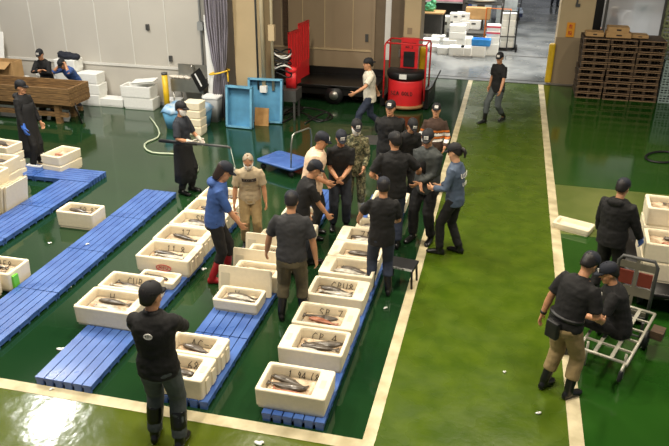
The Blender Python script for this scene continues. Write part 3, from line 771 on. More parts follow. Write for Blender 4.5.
for i in range(5): pallet(-3.27, 5.33+i*1.2, 1.185, .66, 'blue plastic pallet, %s under the row of lidded boxes' % (names[:3]+('fourth from the camera', 'farthest'))[i])
for i in range(5): pallet(-2.02, 5.32+i*1.2, 1.185, .66, 'blue plastic pallet, %s under the right-hand box row' % (names[:3]+('fourth from the camera', 'farthest'))[i])
# ------------------------------------------------------------------ boxes on the right-hand row (E)
BT = .34; H1 = .235
E_ = [
 ((-2.11, 5.38), '1.94 (8)', (2, 0, 0), 'open cream fish box marked 1.94 nearest the tape corner', 1),
 ((-2.11, 6.13), 'cP.4', (1, 0), 'open cream fish box marked cP.4, second in the right-hand row', 2),
 ((-2.11, 6.66), 'SP.7', (1, 2), 'open cream fish box marked SP.7, behind the cP.4 box', 1),
 ((-2.12, 7.33), 'CPU8', (0, 1), 'open cream fish box marked CPU8 on the right-hand row', 1),
 ((-2.12, 7.92), '', (0, 1), 'open cream fish box with a dark fish behind the CPU8 box', 2),
 ((-2.12, 8.43), '', (0,), 'open cream fish box, second behind the CPU8 box', 2),
 ((-2.12, 8.93), '71.CU', (2, 1), 'open cream fish box marked 71.CU in the right-hand row', 2),
]
for (x, y), tx_, kd, ds, st in E_:
    fbox((x, y, 0), .10+H1, .74, .49, H1, ds, kd, st, tx_, cut=.15)
fbox((-1.95, 9.50, 0), .30, .50, .36, .20, 'small cream fish box crowded with dark fish', (0, 1, 0), 0, '', noice=False)
fbox((-1.85, 9.95, 0), .28, .44, .32, .18, 'small cream box behind the one crowded with dark fish', (1,), 0, '')
fbox((-1.92, 10.62, 0), .30, .60, .42, .20, 'wide pale fish box next to the white boots', (1, 1), 1, '')
# row C
fbox((-4.76, 6.31, 0), .10+.25, .78, .50, .26, 'open cream fish box nearest in the red-logo row', (1,), 1, 'H', cut=.10, lvl=.6)
fbox((-4.74, 6.82, 0), .10+.25, .74, .42, .25, 'open cream fish box marked cuP.F in the red-logo row', (2, 1), 1, 'cuP.F', cut=.10)
fbox((-4.50, 7.32, 0), .10+.11, .56, .30, .10, 'shallow cream tray with scraps in front of the red-logo box', (2,), 0, '', noice=True, lvl=.1)
fbox((-4.68, 7.70, 0), .10+.25, .80, .53, .25, 'open cream fish box with a red oval logo on its front', (0, 1), 1, '11 8', cut=.10, logo=True, ribs=3)
for i, (tx_, kd) in enumerate((('17', (1,)), ('SP-', (1, 1)), ('H1.E', (2, 0)), ('U', (0,)))):
    fbox((-4.70, 8.24+i*.54, 0), .10+.25, .78, .53, .25, 'open cream fish box, %s behind the red-logo box' % ('first', 'second', 'third', 'fourth and farthest')[i], kd, 1, tx_, cut=.10, ribs=3)
# row D front
fbox((-3.32, 5.33, 0), .10+.25, .66, .42, .27, 'open cream fish box marked 681 nearest in the middle row', (0,), 1, '- 681', cut=.13, ribs=2)
fbox((-3.32, 5.76, 0), .10+.25, .66, .38, .27, 'open cream fish box marked Ac- behind the box marked 681', (2,), 1, 'AC--', cut=.13, ribs=2)
fbox((-3.26, 7.02, 0), .10+.16, .60, .38, .16, 'shallow cream fish tray before the nearest upright lid', (0, 1), 0, 'U .', m='foam')
for i, (y, tx_, ds) in enumerate(((7.50, '', 'nearest'), (8.02, 'CKC8', 'second'), (8.52, 'CUK', 'third'))):
    # lid standing on its long edge leaning in front of the boxes
    t = foam_box('loose_foam_cover', -3.36, y+.0, .10, .74, .38, .045, M['foam'], lid=True, label='cream box lid standing upright in the middle row, %s from the camera' % ds)
    t['category'] = 'lid'; t.rotation_euler = (R(80), 0, 0)
    MB().b2(.04, .16, .1, .28, .045, .049).build('molded_panel', M['pad'], t)
    fbox((-3.24, y+.10, 0), .10+.24, .68, .38, .24, 'cream fish box %sbehind the %s upright lid' % ('marked %s ' % tx_ if tx_ else '', ds), (1,), 1, tx_, cut=.1, lvl=.72)
fbox((-3.12, 9.06, 0), .10+.20, .62, .36, .20, 'cream fish box with dark streaks behind the farthest upright lid', (0,), 0, '')
fbox((-3.14, 9.50, 0), .10+.27, .52, .40, .27, 'cream fish box with a crumpled blue bag', (), 0, '', lvl=.7)
tag(MB().ball((0,0,0), (.15,.09,.035), 12).build('blue_bag', mat('blue_bag_film', (90,110,150), .3, scale=20, rgb2=(150,160,176)), None, True, loc=(-2.88, 9.70, .31)), 'crumpled blue bag in the farthest box of the middle row', 'bag')
# left loose boxes
fbox((55, 211), .28, .66, .40, .28, 'lone cream fish box between two blue pallet strips', (0,), 0, '12 87', cut=.08, lvl=.6)
for k in range(2):
    fbox((-8.40, 10.95, 0), .19*(k+1), .46, .62, .19, 'small cream fish box by the crosswise pallets, %s of its stack' % ('bottom' if k == 0 else 'top'), (2,) if k else (), 0, '', m='foam', rotz=R(-8), noice=(k == 0), lid=(k == 0))
fbox((-8.78, 10.98, 0), .13, .34, .40, .13, 'low white tray with black bits beside the aproned man', (0,), 0, '', m='foamw', lvl=.2)
# two boxes with green clips, left edge
for i, (x, y) in enumerate(((-6.30, 6.38), (-6.78, 6.78))):
    pass
b1 = fbox((-6.85, 6.42, 0), .30, .70, .40, .27, 'unmarked cream fish box with a green clip, left edge', (1,), 0, 'F', lvl=.6)
b2_ = fbox((-6.85, 6.86, 0), .30, .78, .46, .27, 'cream fish box marked AF8 with a green clip', (0,), 0, ' AF8', lvl=.6)
MB().b2(.69, .73, .02, .12, .02, .20).build('clip', M['green'], b1); MB().b2(.77, .81, .05, .15, .04, .22).build('clip', M['green'], b2_)
# stacks at the left edge
for r_, (x, y, n) in enumerate(((-8.55, 8.98, 3), (-8.75, 9.55, 3))):
    for k in range(n):
        fbox((x, y, 0), .24*(k+1), .68, .46, .24, 'cream fish box in the %s stack at the left edge, %s' % (('nearer', 'farther')[r_], ('bottom', 'middle', 'topmost')[k]), (2, 0) if k == n-1 else (), 0, '', lvl=.6, lid=(k < n-1))
for k in range(4):
    fbox((-9.35-.0*k, 10.45, 0), .17*(k+1), .72, .42, .17, 'pale fish tray in the stack beside the aproned man, %s' % ('bottom', 'second', 'third', 'topmost')[k], (1,) if k == 3 else (), 0, '', lvl=.6, lid=(k < 3), rotz=R(-6))
for k in range(2):
    t = foam_box('loose_foam_cover', -8.02+.05*k, 9.05, .0, .52, .60, .03, M['foam'], lid=True, label='cream box lid leaning on the left edge stacks, %s' % ('inner', 'outer')[k]); t['category'] = 'lid'
    t.rotation_euler = (0, R(-80), 0); t.location = (-7.83+.05*k, 9.0+.04*k, .02)
# lid/tray on the floor at right
fbox((552, 222), .11, .60, .34, .11, 'empty shallow cream tray on the floor beside the right tape line', (), 0, '', rotz=R(-22), noice=True)
# ------------------------------------------------------------------ wooden tub and wall clutter
tub = empty('wooden_tub', (-11.7, 13.85, 0), 0, 'long weathered wooden fish tub on legs with two men behind it', 'tub')
def plank_wall(x0, x1, y0, y1, z0, z1, name):
    b = MB(); n = 3; 
    for k in range(n):
        a = z0+(z1-z0)*k/n; b.b2(x0, x1, y0, y1, a+.004, z0+(z1-z0)*(k+1)/n-.004)
    return b.build(name, M['wood'], tub, bevel=.006)
TX0, TX1 = -1.9, 2.12
plank_wall(TX0, TX1, 0, .05, .46, .86, 'front_panel'); plank_wall(TX0, TX1, .80, .85, .46, .86, 'back_panel')
plank_wall(TX1-.05, TX1, .05, .80, .46, .86, 'end_panel'); plank_wall(TX0, TX0+.05, .05, .80, .46, .86, 'end_panel')
b = MB()
for k in range(5): b.b2(TX0, TX1, .05+.15*k, .195+.15*k, .44, .48)
b.build('bottom_boards', M['wood'], tub)
for x, y in ((1.7, .12), (1.7, .7), (-1.2, .12), (-1.2, .7)): MB().b2(x-.06, x+.06, y-.06, y+.06, 0, .46).build('leg', M['wood'], tub)
MB().b2(TX0, 1.95, .08, .16, .16, .26).b2(TX0, 1.95, .66, .74, .16, .26).build('lower_rail', M['wood'], tub)
for y in (.2,): MB().tube([(2.1, y, .5), (2.22, y, 0)], .022, 8).build('metal_leg', M['blackm'], tub, True)
b = MB()
for k in range(6): b.ball((-1.4+.55*k, .4+.12*math.sin(k*2), .50), (.16, .1, .04), 8)
def wallbox(x, y, z, wd, dp, h, desc, m='foamw', lid=True, rz=0):
    return foam_box('foam_box', x, y, z, wd, dp, h, M[m], lid=lid, label=desc, rotz=rz)
wallbox(-9.20, 15.5, 0, .82, .42, .28, 'white foam box on the floor by the wall, bottom of the pair near the bollard')
wallbox(-9.24, 15.48, .28, .82, .44, .30, 'white foam box with a rim, top of the pair near the bollard', lid=False)
o = wallbox(-8.90, 15.45, .58, .60, .36, .06, 'loose white foam lid lying tilted on the top box near the bollard'); o.rotation_euler = (R(2), R(-6), R(8)); o['category'] = 'lid'; o.location.z = .62
wallbox(-9.98, 15.55, 0, .74, .34, .20, 'single low white foam box between the tub and the box pair')
wallbox(-8.10, 15.55, 0, .40, .34, .28, 'small white foam box standing behind the yellow bollard')
for i, (x, n, h) in enumerate(((-10.45, 3, .27), (-11.06, 4, .28), (-11.70, 3, .2))):
    for k in range(n):
        wallbox(x+.03*(k % 2), 15.52, k*h, .58, .42, h, 'white foam box in the %s stack along the wall behind the tub, %s' % (('right', 'middle', 'left')[i], ('bottom', 'second', 'third', 'topmost')[k]))
bag = MB().ball((0,0,0), (.26,.14,.10), 12).ball((.2,.02,-.02), (.16,.12,.08), 10).ball((-.15,.0,.03), (.12,.10,.09), 10)
remeshed(bag, 'dark_bag', M['navy'], .015, 3, .03, 9); bo = bpy.data.objects['dark_bag']; bo.location = (-10.72, 15.68, 1.20); tag(bo, 'dark navy bag lying on the white foam boxes by the wall', 'bag')
c_ = empty('cardboard_box', (-12.35, 15.45, .62), 0, 'open brown cardboard box behind the wooden tub', 'box')
MB().rings([rrect(-.32,.32,-.2,.2,0,.01,2), rrect(-.32,.32,-.2,.2,.42,.01,2), rrect(-.30,.30,-.18,.18,.42,.01,2), rrect(-.30,.30,-.18,.18,.03,.01,2)]).build('carton', M['card'], c_)
MB().box((-.02, -.34, .36), (.62, .3, .012), Matrix.Rotation(R(25), 3, 'X')).build('flap', M['card'], c_)
wallbox(-12.7, 15.3, 0, .75, .45, .6, 'white foam box under the cardboard box by the wall')
sk2 = MB().ball((0,0,.22), (.27,.12,.24), 12); remeshed(sk2, 'plastic_sack', M['white'], .015, 3, .04, 7)
bo = bpy.data.objects['plastic_sack']; bo.location = (-11.48, 15.68, .60); tag(bo, 'white plastic sack with a faint printed emblem left of the seated man', 'sack')
q = MB(); scribble(q, 'HO', (-.07, -.15, .2), (1,0,0), (0,0,1), .07, .08, .012); q.build('printed_emblem', M['grey'], bo)
pn = foam_box('foam_sheet', 0, 0, 0, 1.1, 1.1, .04, M['foamw'], lid=True, label='white foam sheets leaning against the wall at the left edge'); pn['category'] = 'sheet'
pn.location = (-13.65, 15.6, .60); pn.rotation_euler = (R(78), 0, 0)
wallbox(-13.6, 15.4, 0, .8, .5, .55, 'big white foam box below the leaning sheets at the left edge')

# ------------------------------------------------------------------ sprayer area
for k in range(4):
    wallbox(-6.80, 13.90, .185*k, .40, .36, .185, 'cream foam box in the stack behind the man with the hose, %s' % ('bottom', 'second', 'third', 'topmost')[k], m='foam')
cr = empty('blue_container', (-6.98, 14.50, 0), 0, 'pale blue plastic container covered by a sheet behind the hose man', 'container')
MB().rings([rrect(-.42,.42,-.3,.3,0,.05), rrect(-.48,.48,-.36,.36,.40,.05), rrect(-.45,.45,-.33,.33,.40,.04), rrect(-.40,.40,-.28,.28,.05,.04)]).build('tub', M['ltblue'], cr, True)
q = MB(); g = []
for j in range(9): g.append([V((-.5+1.0*i/12, -.38+.76*j/8, .42+.06*noise.noise(V((i*.5, j*.5, 0))) + (.10 if 0 < j < 8 and 0 < i < 12 else -.02))) for i in range(13)])
q.rings(g, False, False); so = q.build('cover_sheet', mat('blue_sheet', (110,160,200), .35, rgb2=(190,205,215), scale=6), cr, True)
md = so.modifiers.new('t', 'SOLIDIFY'); md.thickness = .01
hp = [at(150, 118), at(160, 130), at(161, 140), at(145, 142), at(143, 148), at(150, 155), at(170, 154), at(185, 156), at(197, 163), at(200, 172), at(190, 180), at(183, 183)]
hm = MB(); pts = []
for i in range(len(hp)-1):
    a, b_ = hp[i], hp[i+1]; pts.append(a); pts.append(a.lerp(b_, .5))
pts.append(hp[-1]); pts = [V((p.x, p.y, .022)) for p in pts]
for _ in range(2): pts = [pts[0]] + [(pts[i-1]+pts[i]*2+pts[i+1])/4 for i in range(1, len(pts)-1)] + [pts[-1]]
tag(hm.tube(pts, .018, 8).build('water_hose', M['hose'], None, True), 'pale green hose curling on the wet floor around the masked man', 'hose')

# ------------------------------------------------------------------ blue trays leaning
def bin_tray(x, y, wd, hg, tilt, rz, label, th=.14):
    t = empty('plastic_tray', (x, y, .005), 0, label, 'tray')
    t.rotation_euler = (R(tilt), 0, R(rz))
    MB().b2(0, wd, -.0, .02, 0, hg).b2(0, .03, -th, 0, 0, hg).b2(wd-.03, wd, -th, 0, 0, hg).b2(0, wd, -th, 0, 0, .03).b2(0, wd, -th, 0, hg-.03, hg).build('tray_shell', M['ltblue'], t, bevel=.01)
    MB().b2(-.015, .035, -th-.01, -th+.01, -.0, hg).b2(wd-.035, wd+.015, -th-.01, -th+.01, -.0, hg).b2(-.015, wd+.015, -th-.01, -th+.01, 0, .04).b2(-.015, wd+.015, -th-.01, -th+.01, hg-.04, hg+.01).build('rim', mat('blue_tray_rim', (104,160,188), .45), t)
    return t
bin_tray(-6.10, 14.80, .62, .95, -6, -3, 'pale blue plastic tray standing upright, front and left of the two')
bin_tray(-5.76, 15.30, .80, 1.02, -8, 4, 'larger pale blue plastic tray standing upright behind, right of the two')
wbd = MB().box((0,0,.21), (.34, .02, .42), Matrix.Rotation(R(-10), 3, 'X')).build('wooden_board', mat('stained_board', (150,112,66), .7, scale=5, rgb2=(182,140,86)), loc=(-5.36, 15.02, .0)); tag(wbd, 'small brown wooden board leaning in the larger blue tray', 'board')
# floor cables
cb_ = MB(); random.seed(3)
def squiggle(pts, r): 
    p = [V((a.x, a.y, .012)) for a in pts]
    for _ in range(2):
        q = [p[0]]
        for a, b_ in zip(p[:-1], p[1:]): q += [a.lerp(b_, .25), a.lerp(b_, .75)]
        p = q + [p[-1]]
    return MB().tube(p, r, 6)
for i, pts in enumerate(([(279,120),(285,113),(300,112),(312,118),(325,122),(334,118),(328,112),(318,116),(305,124)], [(282,116),(300,107),(318,110),(332,114),(322,124),(308,118)], [(281,124),(292,118),(305,108),(296,106),(286,112)])):
    tag(squiggle([at(*p) for p in pts], .022).build('black_cable', M['black'], None, True), 'black cable looping on the floor right of the blue trays, %s' % ('longest loop', 'middle loop', 'short loop')[i], 'cable')
for p_, r_, lb in (((428, 96), .0, ''),):
    pass
mh = MB().tube([(0,0,0), (0,0,.006)], .34, 24).build('manhole_cover', M['dgrey'], None, loc=at(374, 140)); tag(mh, 'round dark floor cover under the walking man', 'cover')
mh = MB().tube([(0,0,0), (0,0,.006)], .34, 24).build('manhole_cover', M['dgrey'], None, loc=at(463, 57)); tag(mh, 'round dark floor cover in front of the far foam boxes', 'cover')
# blue hand platform truck
pt = empty('platform_truck', (-3.95, 12.35, 0), R(-24), 'blue plastic platform truck with an upright steel handle', 'trolley')
MB().rings([rrect(-.45,.45,-.32,.32,.15,.08), rrect(-.48,.48,-.35,.35,.18,.08), rrect(-.48,.48,-.35,.35,.21,.08), rrect(-.44,.44,-.31,.31,.215,.07)]).build('deck', M['blue'], pt, True)
hb = MB().tube([(.40,-.30,.2), (.42,-.30,.7), (.42,-.26,.85), (.42,-.2,.88), (.42,.2,.88), (.42,.26,.85), (.42,.30,.7), (.40,.30,.2)], .016, 8)
MB().v
hb.xf(Matrix.Translation((-.0,0,0))).build('handle', M['steel'], pt, True)
for sx in (-.36, .36):
    for sy in (-.25, .25): MB().tube([(sx-.0, sy-.02, .06), (sx, sy+.02, .06)], .06, 12).build('wheel', M['black'], pt, True)
# ------------------------------------------------------------------ black platform trailer with red panels
tr = empty('flatbed_trailer', (-4.6, 17.9, 0), 0, 'long low black flatbed trailer in front of the beige wall', 'trailer')
MB().b2(-1.55, 1.5, -.65, .62, .42, .50).build('deck', M['blackm'], tr, bevel=.01)
MB().b2(-1.5, 1.45, -.6, -.5, .24, .42).b2(-1.5, 1.45, .5, .6, .24, .42).b2(-1.5, -1.4, -.6, .6, .24, .42).b2(1.35, 1.45, -.6, .6, .24, .42).build('chassis', M['blackm'], tr)
MB().b2(-1.55, 1.5, .56, .62, .5, .70).build('back_rail', M['blackm'], tr)
for x in (-.85, .42):
    for y in (-.58, .5):
        wl_ = MB().tube([(x, y-.07, .24), (x, y+.07, .24)], .235, 20).build('wheel', M['black'], tr, True)
        MB().tube([(x, y-.08, .24), (x, y-.071, .24)], .12, 14).build('hub', M['steel'], wl_, True)
def red_panel(x, y, z, wd, hg, rz, label):
    t = empty('red_barrier', (x, y, z), R(rz), label, 'barrier')
    MB().b2(0, wd, -.02, .02, 0, .42).build('lower_panel', M['red'], t)
    b = MB()
    for k in range(5): b.b2(wd*k/4-.025 if k else 0, wd*k/4+.025, -.02, .02, .42, hg)
    b.b2(0, wd, -.02, .02, hg-.05, hg).b2(0, wd, -.006, .006, .42, hg); b.build('slatted_panel', M['red'], t)
    return t
red_panel(-5.18, 16.65, .52, .66, 1.36, 82, 'tall red slatted barrier standing against the trailer, the nearer one')
red_panel(-5.10, 17.25, .60, .66, 1.40, 84, 'tall red slatted barrier standing against the trailer, the farther one')
# ------------------------------------------------------------------ red order picker truck
pk = empty('order_picker', (-2.36, 17.55, 0), R(-3), 'red stand-on picker truck marked SEA GOLD with a railed cage', 'vehicle')
pk.scale = (1, 1, .88)
b = MB(); rs = []
for z, k in ((.12, 1.0), (.14, 1.03), (.80, 1.0), (.86, .96)):
    rs.append([V((.44*k*math.sin(a) if abs(math.sin(a)) < 1 else .44*k*math.sin(a), -.02-.40*k*max(-.35, math.cos(a)), z)) for a in [2*PI*i/28 for i in range(28)]])
b.rings(rs).build('body_shell', M['red'], pk, True)
q = MB(); scribble(q, 'SEA GOLD', (-.30, -.437, .46), (1,0,0), (0,0,1), .058, .10, .016, slant=0); q.build('lettering', M['ink'], pk)
MB().loft([(V((0,-.04,.06)), V((1,0,0)), V((0,1,0)), .50, .46), (V((0,-.04,.14)), V((1,0,0)), V((0,1,0)), .50, .46)], 24).build('bumper', mat('tan_bumper', (150,110,70), .5), pk, True)
dsh = MB(); rs = []
for z, k in ((.86, .98), (.93, 1.06), (1.05, 1.08), (1.10, 1.0)):
    rs.append([V((.46*k*math.sin(a), -.02-.42*k*max(-.3, math.cos(a)), z)) for a in [2*PI*i/28 for i in range(28)]])
dsh.rings(rs).build('console', M['black'], pk, True)
MB().b2(-.09, .09, -.50, -.47, .93, 1.06).build('display_plate', M['white'], pk)
MB().b2(-.22, .22, .22, .34, .1, 1.92).build('mast_panel', M['red'], pk)
MB().b2(-.14, .14, .19, .22, 1.12, 1.55).build('vent_grille', M['black'], pk)
q = MB(); scribble(q, '------', (-.17, .215, 1.76), (1,0,0), (0,0,1), .045, .06, .012, slant=0); scribble(q, 'NO.2', (-.1, .215, 1.64), (1,0,0), (0,0,1), .04, .06, .012, slant=0); q.build('lettering', M['ink'], pk)
cg = MB()
for x in (-.52, .52):
    cg.tube([(x, -.30, .3), (x, -.30, 1.78), (x*.96, -.26, 1.86), (x*.96, .26, 1.88), (x, .32, 1.80), (x, .32, .3)], .022, 8)
cg.tube([(-.5, -.28, 1.86), (.5, -.28, 1.86)], .022, 8).tube([(-.5, .28, 1.88), (.5, .28, 1.88)], .022, 8); cg.build('cage_rails', M['red'], pk, True)
MB().b2(-.45, .45, .3, .9, .1, .25).b2(.5, .62, -.2, .9, .05, .60).b2(-.62, -.5, -.2, .9, .05, .35).build('fork_base', M['blackm'], pk)
for x in (-.45, .45): MB().tube([(x-.05, .75, .12), (x+.05, .75, .12)], .12, 14).build('wheel', M['black'], pk, True)
MB().tube([(.55, -.1, .0), (.62, -.1, .5), (.78, .5, 1.0)], .018, 6).build('hand_lever', M['blackm'], pk, True)
# ------------------------------------------------------------------ right back: pallets, cartons, crates
W3 = (1.97, 2.66, 3.34)
PM = None
def wood_pallet(x, y, z, label, w_=.66, d_=1.0):
    global PM
    if PM is None:
        b = MB()
        for k in range(6): b.b2(0, w_, d_*k/6+.01, d_*(k+1)/6-.03, .115, .135)
        for x_ in (0, w_/2-.03, w_-.06): b.b2(x_, x_+.06, 0, d_, .02, .115)
        for k in (0, 2.5, 5): b.b2(0, w_, d_*k/6+.01, d_*k/6+.11, 0, .02)
        for k in range(8): b.b2(.05+k*w_/8, .05+k*w_/8+.03, .12, .16, .04, .11)
        b.k = 1; b.b2(0, w_, -.002, .006, .118, .137).b2(0, w_, -.002, .006, .0, .016); o = b.build('wooden_pallet', [M['woodp'], mat('pale_pallet_edge', (140,112,82), .8, var=.15)]); PM = o.data  # front board edges in a paler tone
    else:
        o = bpy.data.objects.new('wooden_pallet', PM); COL.objects.link(o)
    o.location = (x, y, z); tag(o, label, 'pallet'); return o
ordn = ('bottom', 'second', 'third', 'fourth', 'fifth', 'sixth', 'seventh', 'eighth', 'ninth', 'tenth', 'eleventh', 'twelfth')
for i, x in enumerate(W3):
    n = 10
    for k in range(n):
        wood_pallet(x + random.uniform(-.02, .02), 19.72 + random.uniform(-.03, .03), k*.160, 'dark wooden pallet in the %s stack, %s from the floor up' % (('left', 'middle', 'right')[i], 'topmost' if k == n-1 else ordn[k]))
cz = 1.60
for x, y, z, wd, h, lb in ((2.02, 19.9, cz, .45, .11, 'flat cardboard carton on the left pallet stack'), (2.52, 19.85, cz, .62, .13, 'cardboard carton, lower of the two in the middle on the pallets'), (2.55, 19.85, cz+.13, .52, .14, 'cardboard carton on top of the middle carton above the pallets'), (3.16, 19.95, cz, .42, .08, 'flat cardboard carton right of the middle cartons on the pallets')):
    t = empty('cardboard_carton', (x, y, z), 0, lb, 'box')
    MB().b2(0, wd, 0, .4, 0, h).build('carton', M['card'], t, bevel=.005)
    MB().b2(wd*.4, wd*.62, -.004, 0, h*.35, h*.65).build('printed_label', M['ink'], t)
def mesh_crate(w_, d_, h_):
    b = MB(); n = 7; m = 3
    for k in range(n+1):
        x = w_*k/n
        b.b2(x-.012, x+.012, -.01, .01, 0, h_); b.b2(x-.012, x+.012, d_-.01, d_+.01, 0, h_)
    for k in range(n+1):
        y = d_*k/n; b.b2(-.01, .01, y-.012, y+.012, 0, h_); b.b2(w_-.01, w_+.01, y-.012, y+.012, 0, h_)
    for k in range(m+1):
        z = (h_-.02)*k/m
        b.b2(-.015, w_+.015, -.015, .015, z, z+.03); b.b2(-.015, w_+.015, d_-.015, d_+.015, z, z+.03); b.b2(-.015, .015, 0, d_, z, z+.03); b.b2(w_-.015, w_+.015, 0, d_, z, z+.03)
    b.b2(0, w_, 0, d_, 0, .02); return b
mg = mat('olive_crate_plastic', (108,114,78), .5, rgb2=(140,146,104)); mgr = mat('grey_green_crate_plastic', (120,136,132), .45, rgb2=(150,166,162))
c0 = mesh_crate(.62, .45, .30); c1 = mesh_crate(.62, .45, .215)
def crates(x0, y0, nx, nz, m, h, lbl, wd=.62):
    dt = None
    for i in range(nx):
        for k in range(nz):
            if dt is None: o = (c0 if h > .3 else c1).build('mesh_crate', m); dt = o.data
            else: o = bpy.data.objects.new('mesh_crate', dt); COL.objects.link(o)
            o.location = (x0+i*(wd+.03), y0, k*h); tag(o, lbl % (('left', 'middle', 'right', 'far right')[i], ordn[k] if k < nz-1 else 'topmost'), 'crate')
crates(4.02, 20.55, 3, 12, mg, .31, 'olive mesh crate behind the grey ones, %s column, %s from the floor up')
crates(4.08, 19.75, 2, 5, mgr, .22, 'grey-green mesh crate right of the pallets, %s column, %s from the floor up')
# black hoop on floor at right
hp_ = [at(669+8*math.cos(a)*2.2-6, 158+5.5*math.sin(a)) for a in [2*PI*i/24 for i in range(25)]]
tag(MB().tube([V((p.x, p.y, .02)) for p in hp_], .025, 8).build('black_hose_loop', M['black'], None, True), 'black hose loop lying on the green floor at the right edge', 'hose')
# ------------------------------------------------------------------ right carts
dk = empty('box_cart', (1.98, 8.75, 0), R(-4), 'dark flat cart carrying fish boxes at the right edge', 'cart')
MB().rings([rrect(-.12, 1.6, -.25, 1.75, .22, .12), rrect(-.15, 1.63, -.28, 1.78, .26, .14), rrect(-.15, 1.63, -.28, 1.78, .32, .14)]).build('deck', M['blackm'], dk, True)
for x in (.1, 1.3):
    for y in (0, 1.5): MB().tube([(x-.03, y, .1), (x+.03, y, .1)], .1, 14).build('wheel', M['black'], dk, True)
for j, n in ((1, 3), (0, 2)):
    for k in range(n):
        x, y = 2.03+.05*j, 8.78+.56*j
        desc = 'cream fish box on the right-edge cart, %s of the %s stack' % (('bottom', 'middle', 'top')[k] if n == 3 else ('bottom', 'top')[k], ('nearer', 'farther')[j])
        fbox((x, y, 0), .32+.27*(k+1), .80, .52, .27, desc, (2, 0) if k == n-1 else (), 0, '', lid=(k < n-1), rotz=R(-4), lvl=.7)
# folded dark frame cart between, with red boxes
fc = empty('folding_trolley', (1.63, 8.22, 0), R(-16), 'dark grey metal trolley frame with two dull red plates by the hand cart', 'trolley')
MB().tube([(.0, 0, .1), (.0, 0, .86), (.04, 0, .93), (.40, 0, .93), (.44, 0, .86), (.44, 0, .1)], .022, 8).build('frame', M['dgrey'], fc, True)
MB().b2(0, .44, -.01, .01, .42, .54).b2(0, .44, -.01, .01, .78, .87).b2(.20, .24, -.012, .012, .1, .9).b2(0, .44, -.01, .01, .16, .22).build('cross_bars', mat('worn_grey_paint', (104,100,86), .5), fc)
for x in (.03, .25): MB().b2(x, x+.16, .0, .03, .56, .74).build('red_plate', mat('dull_red_plate', (110,44,30), .5), fc)
MB().b2(.0, .44, 0, .2, .10, .14).build('deck', M['dgrey'], fc)
for x in (.05, .39): MB().tube([(x-.02, .1, .05), (x+.02, .1, .05)], .05, 12).build('wheel', M['black'], fc, True)
al = empty('hand_cart', (1.15, 6.98, 0), R(-22), 'aluminium hand cart with an open slatted deck and dark grip', 'cart')
m_al = mat('aluminium', (186,182,166), .4, var=.05, metal=.3)
W_, L_ = .52, 1.24
fr = MB()
for x in (0, W_): fr.tube([(x, -.04, .32), (x, L_, .32)], .018, 8)
for y in (0, L_): fr.tube([(0, y, .32), (W_, y, .32)], .018, 8)
fr.build('deck_frame', m_al, al, True)
b = MB()
for x in (.17, .35): b.b2(x-.02, x+.02, 0, L_, .312, .332)
for k in range(1, 5): b.b2(0, W_, k*L_/5-.013, k*L_/5+.013, .31, .33)
b.build('deck_slats', m_al, al)
for x in (.02, .50):
    h_ = MB().tube([(x, 0, .32), (x, -.10, .30), (x, -.13, .25)], .016, 8).build('handle_tube', m_al, al, True)
    MB().tube([(x, -.12, .27), (x, -.155, .19)], .024, 8, True).build('grip', M['black'], h_, True)
for x in (.0, .52): MB().tube([(x-.03, .95, .12), (x+.03, .95, .12)], .12, 18).build('wheel', M['black'], al, True)
MB().tube([(0, .95, .12), (W_, .95, .12)], .015, 8).b2(.05,.08,.93,.97,.12,.32).b2(.44,.47,.93,.97,.12,.32).build('axle', M['dgrey'], al)
for x in (.05, .47): MB().tube([(x, .18, .32), (x, .18, .0)], .016, 8).build('leg', m_al, al, True)
MB().b2(.56, .70, .86, 1.04, .20, .30).build('wooden_block', M['woodp'], al)
# stool
st = empty('stool', (-1.06, 8.50, 0), R(-8), 'small black stool with a white-lettered edge on the tape line', 'stool')
MB().b2(-.19, .19, -.15, .15, .27, .31).build('seat', M['black'], st, bevel=.01)
for x in (-.16, .16):
    for y in (-.12, .12): MB().tube([(x, y, .28), (x*1.1, y*1.1, 0)], .016, 8).build('leg', M['blackm'], st, True)
q = MB(); q.b2(-.17, .17, -.153, -.15, .275, .305); q.build('label_strip', M['white'], st)
q = MB(); scribble(q, 'SALE', (-.12, -.1535, .28), (1,0,0), (0,0,1), .04, .02, .006, slant=0); q.build('lettering', M['ink'], st)
# scraps on floor
for i, (px, py, s_, lb) in enumerate(((60,349,.05,'beside the front pallet of the logo row'), (87,244,.03,'on the long blue pallet strip'), (49,243,.035,'left of the long blue strip'), (69,287,.03,'right of the long blue strip'), (203,269,.045,'near the red boots'), (538,413,.03,'on the green lane at the lower right'), (51,389,.03,'on the tape line at lower left'), (258,443,.05,'in the foreground below the front box'), (385,308,.03,'beside the right box row'), (504,372,.02,'on the green lane'))):
    mb = MB().ball((0,0,0), (s_, s_*.5, .012), 8, Matrix.Rotation(i*1.3, 3, 'Z')).ball((s_*.7, s_*.3, .004), (s_*.5, s_*.4, .01), 8)
    z = .112 if i == 1 else .012
    tag(mb.build('foam_scrap', M['foamw'], None, True, loc=at(px, py, z)), 'white foam scrap lying %s' % lb, 'scrap', 'white foam scraps on the floor')

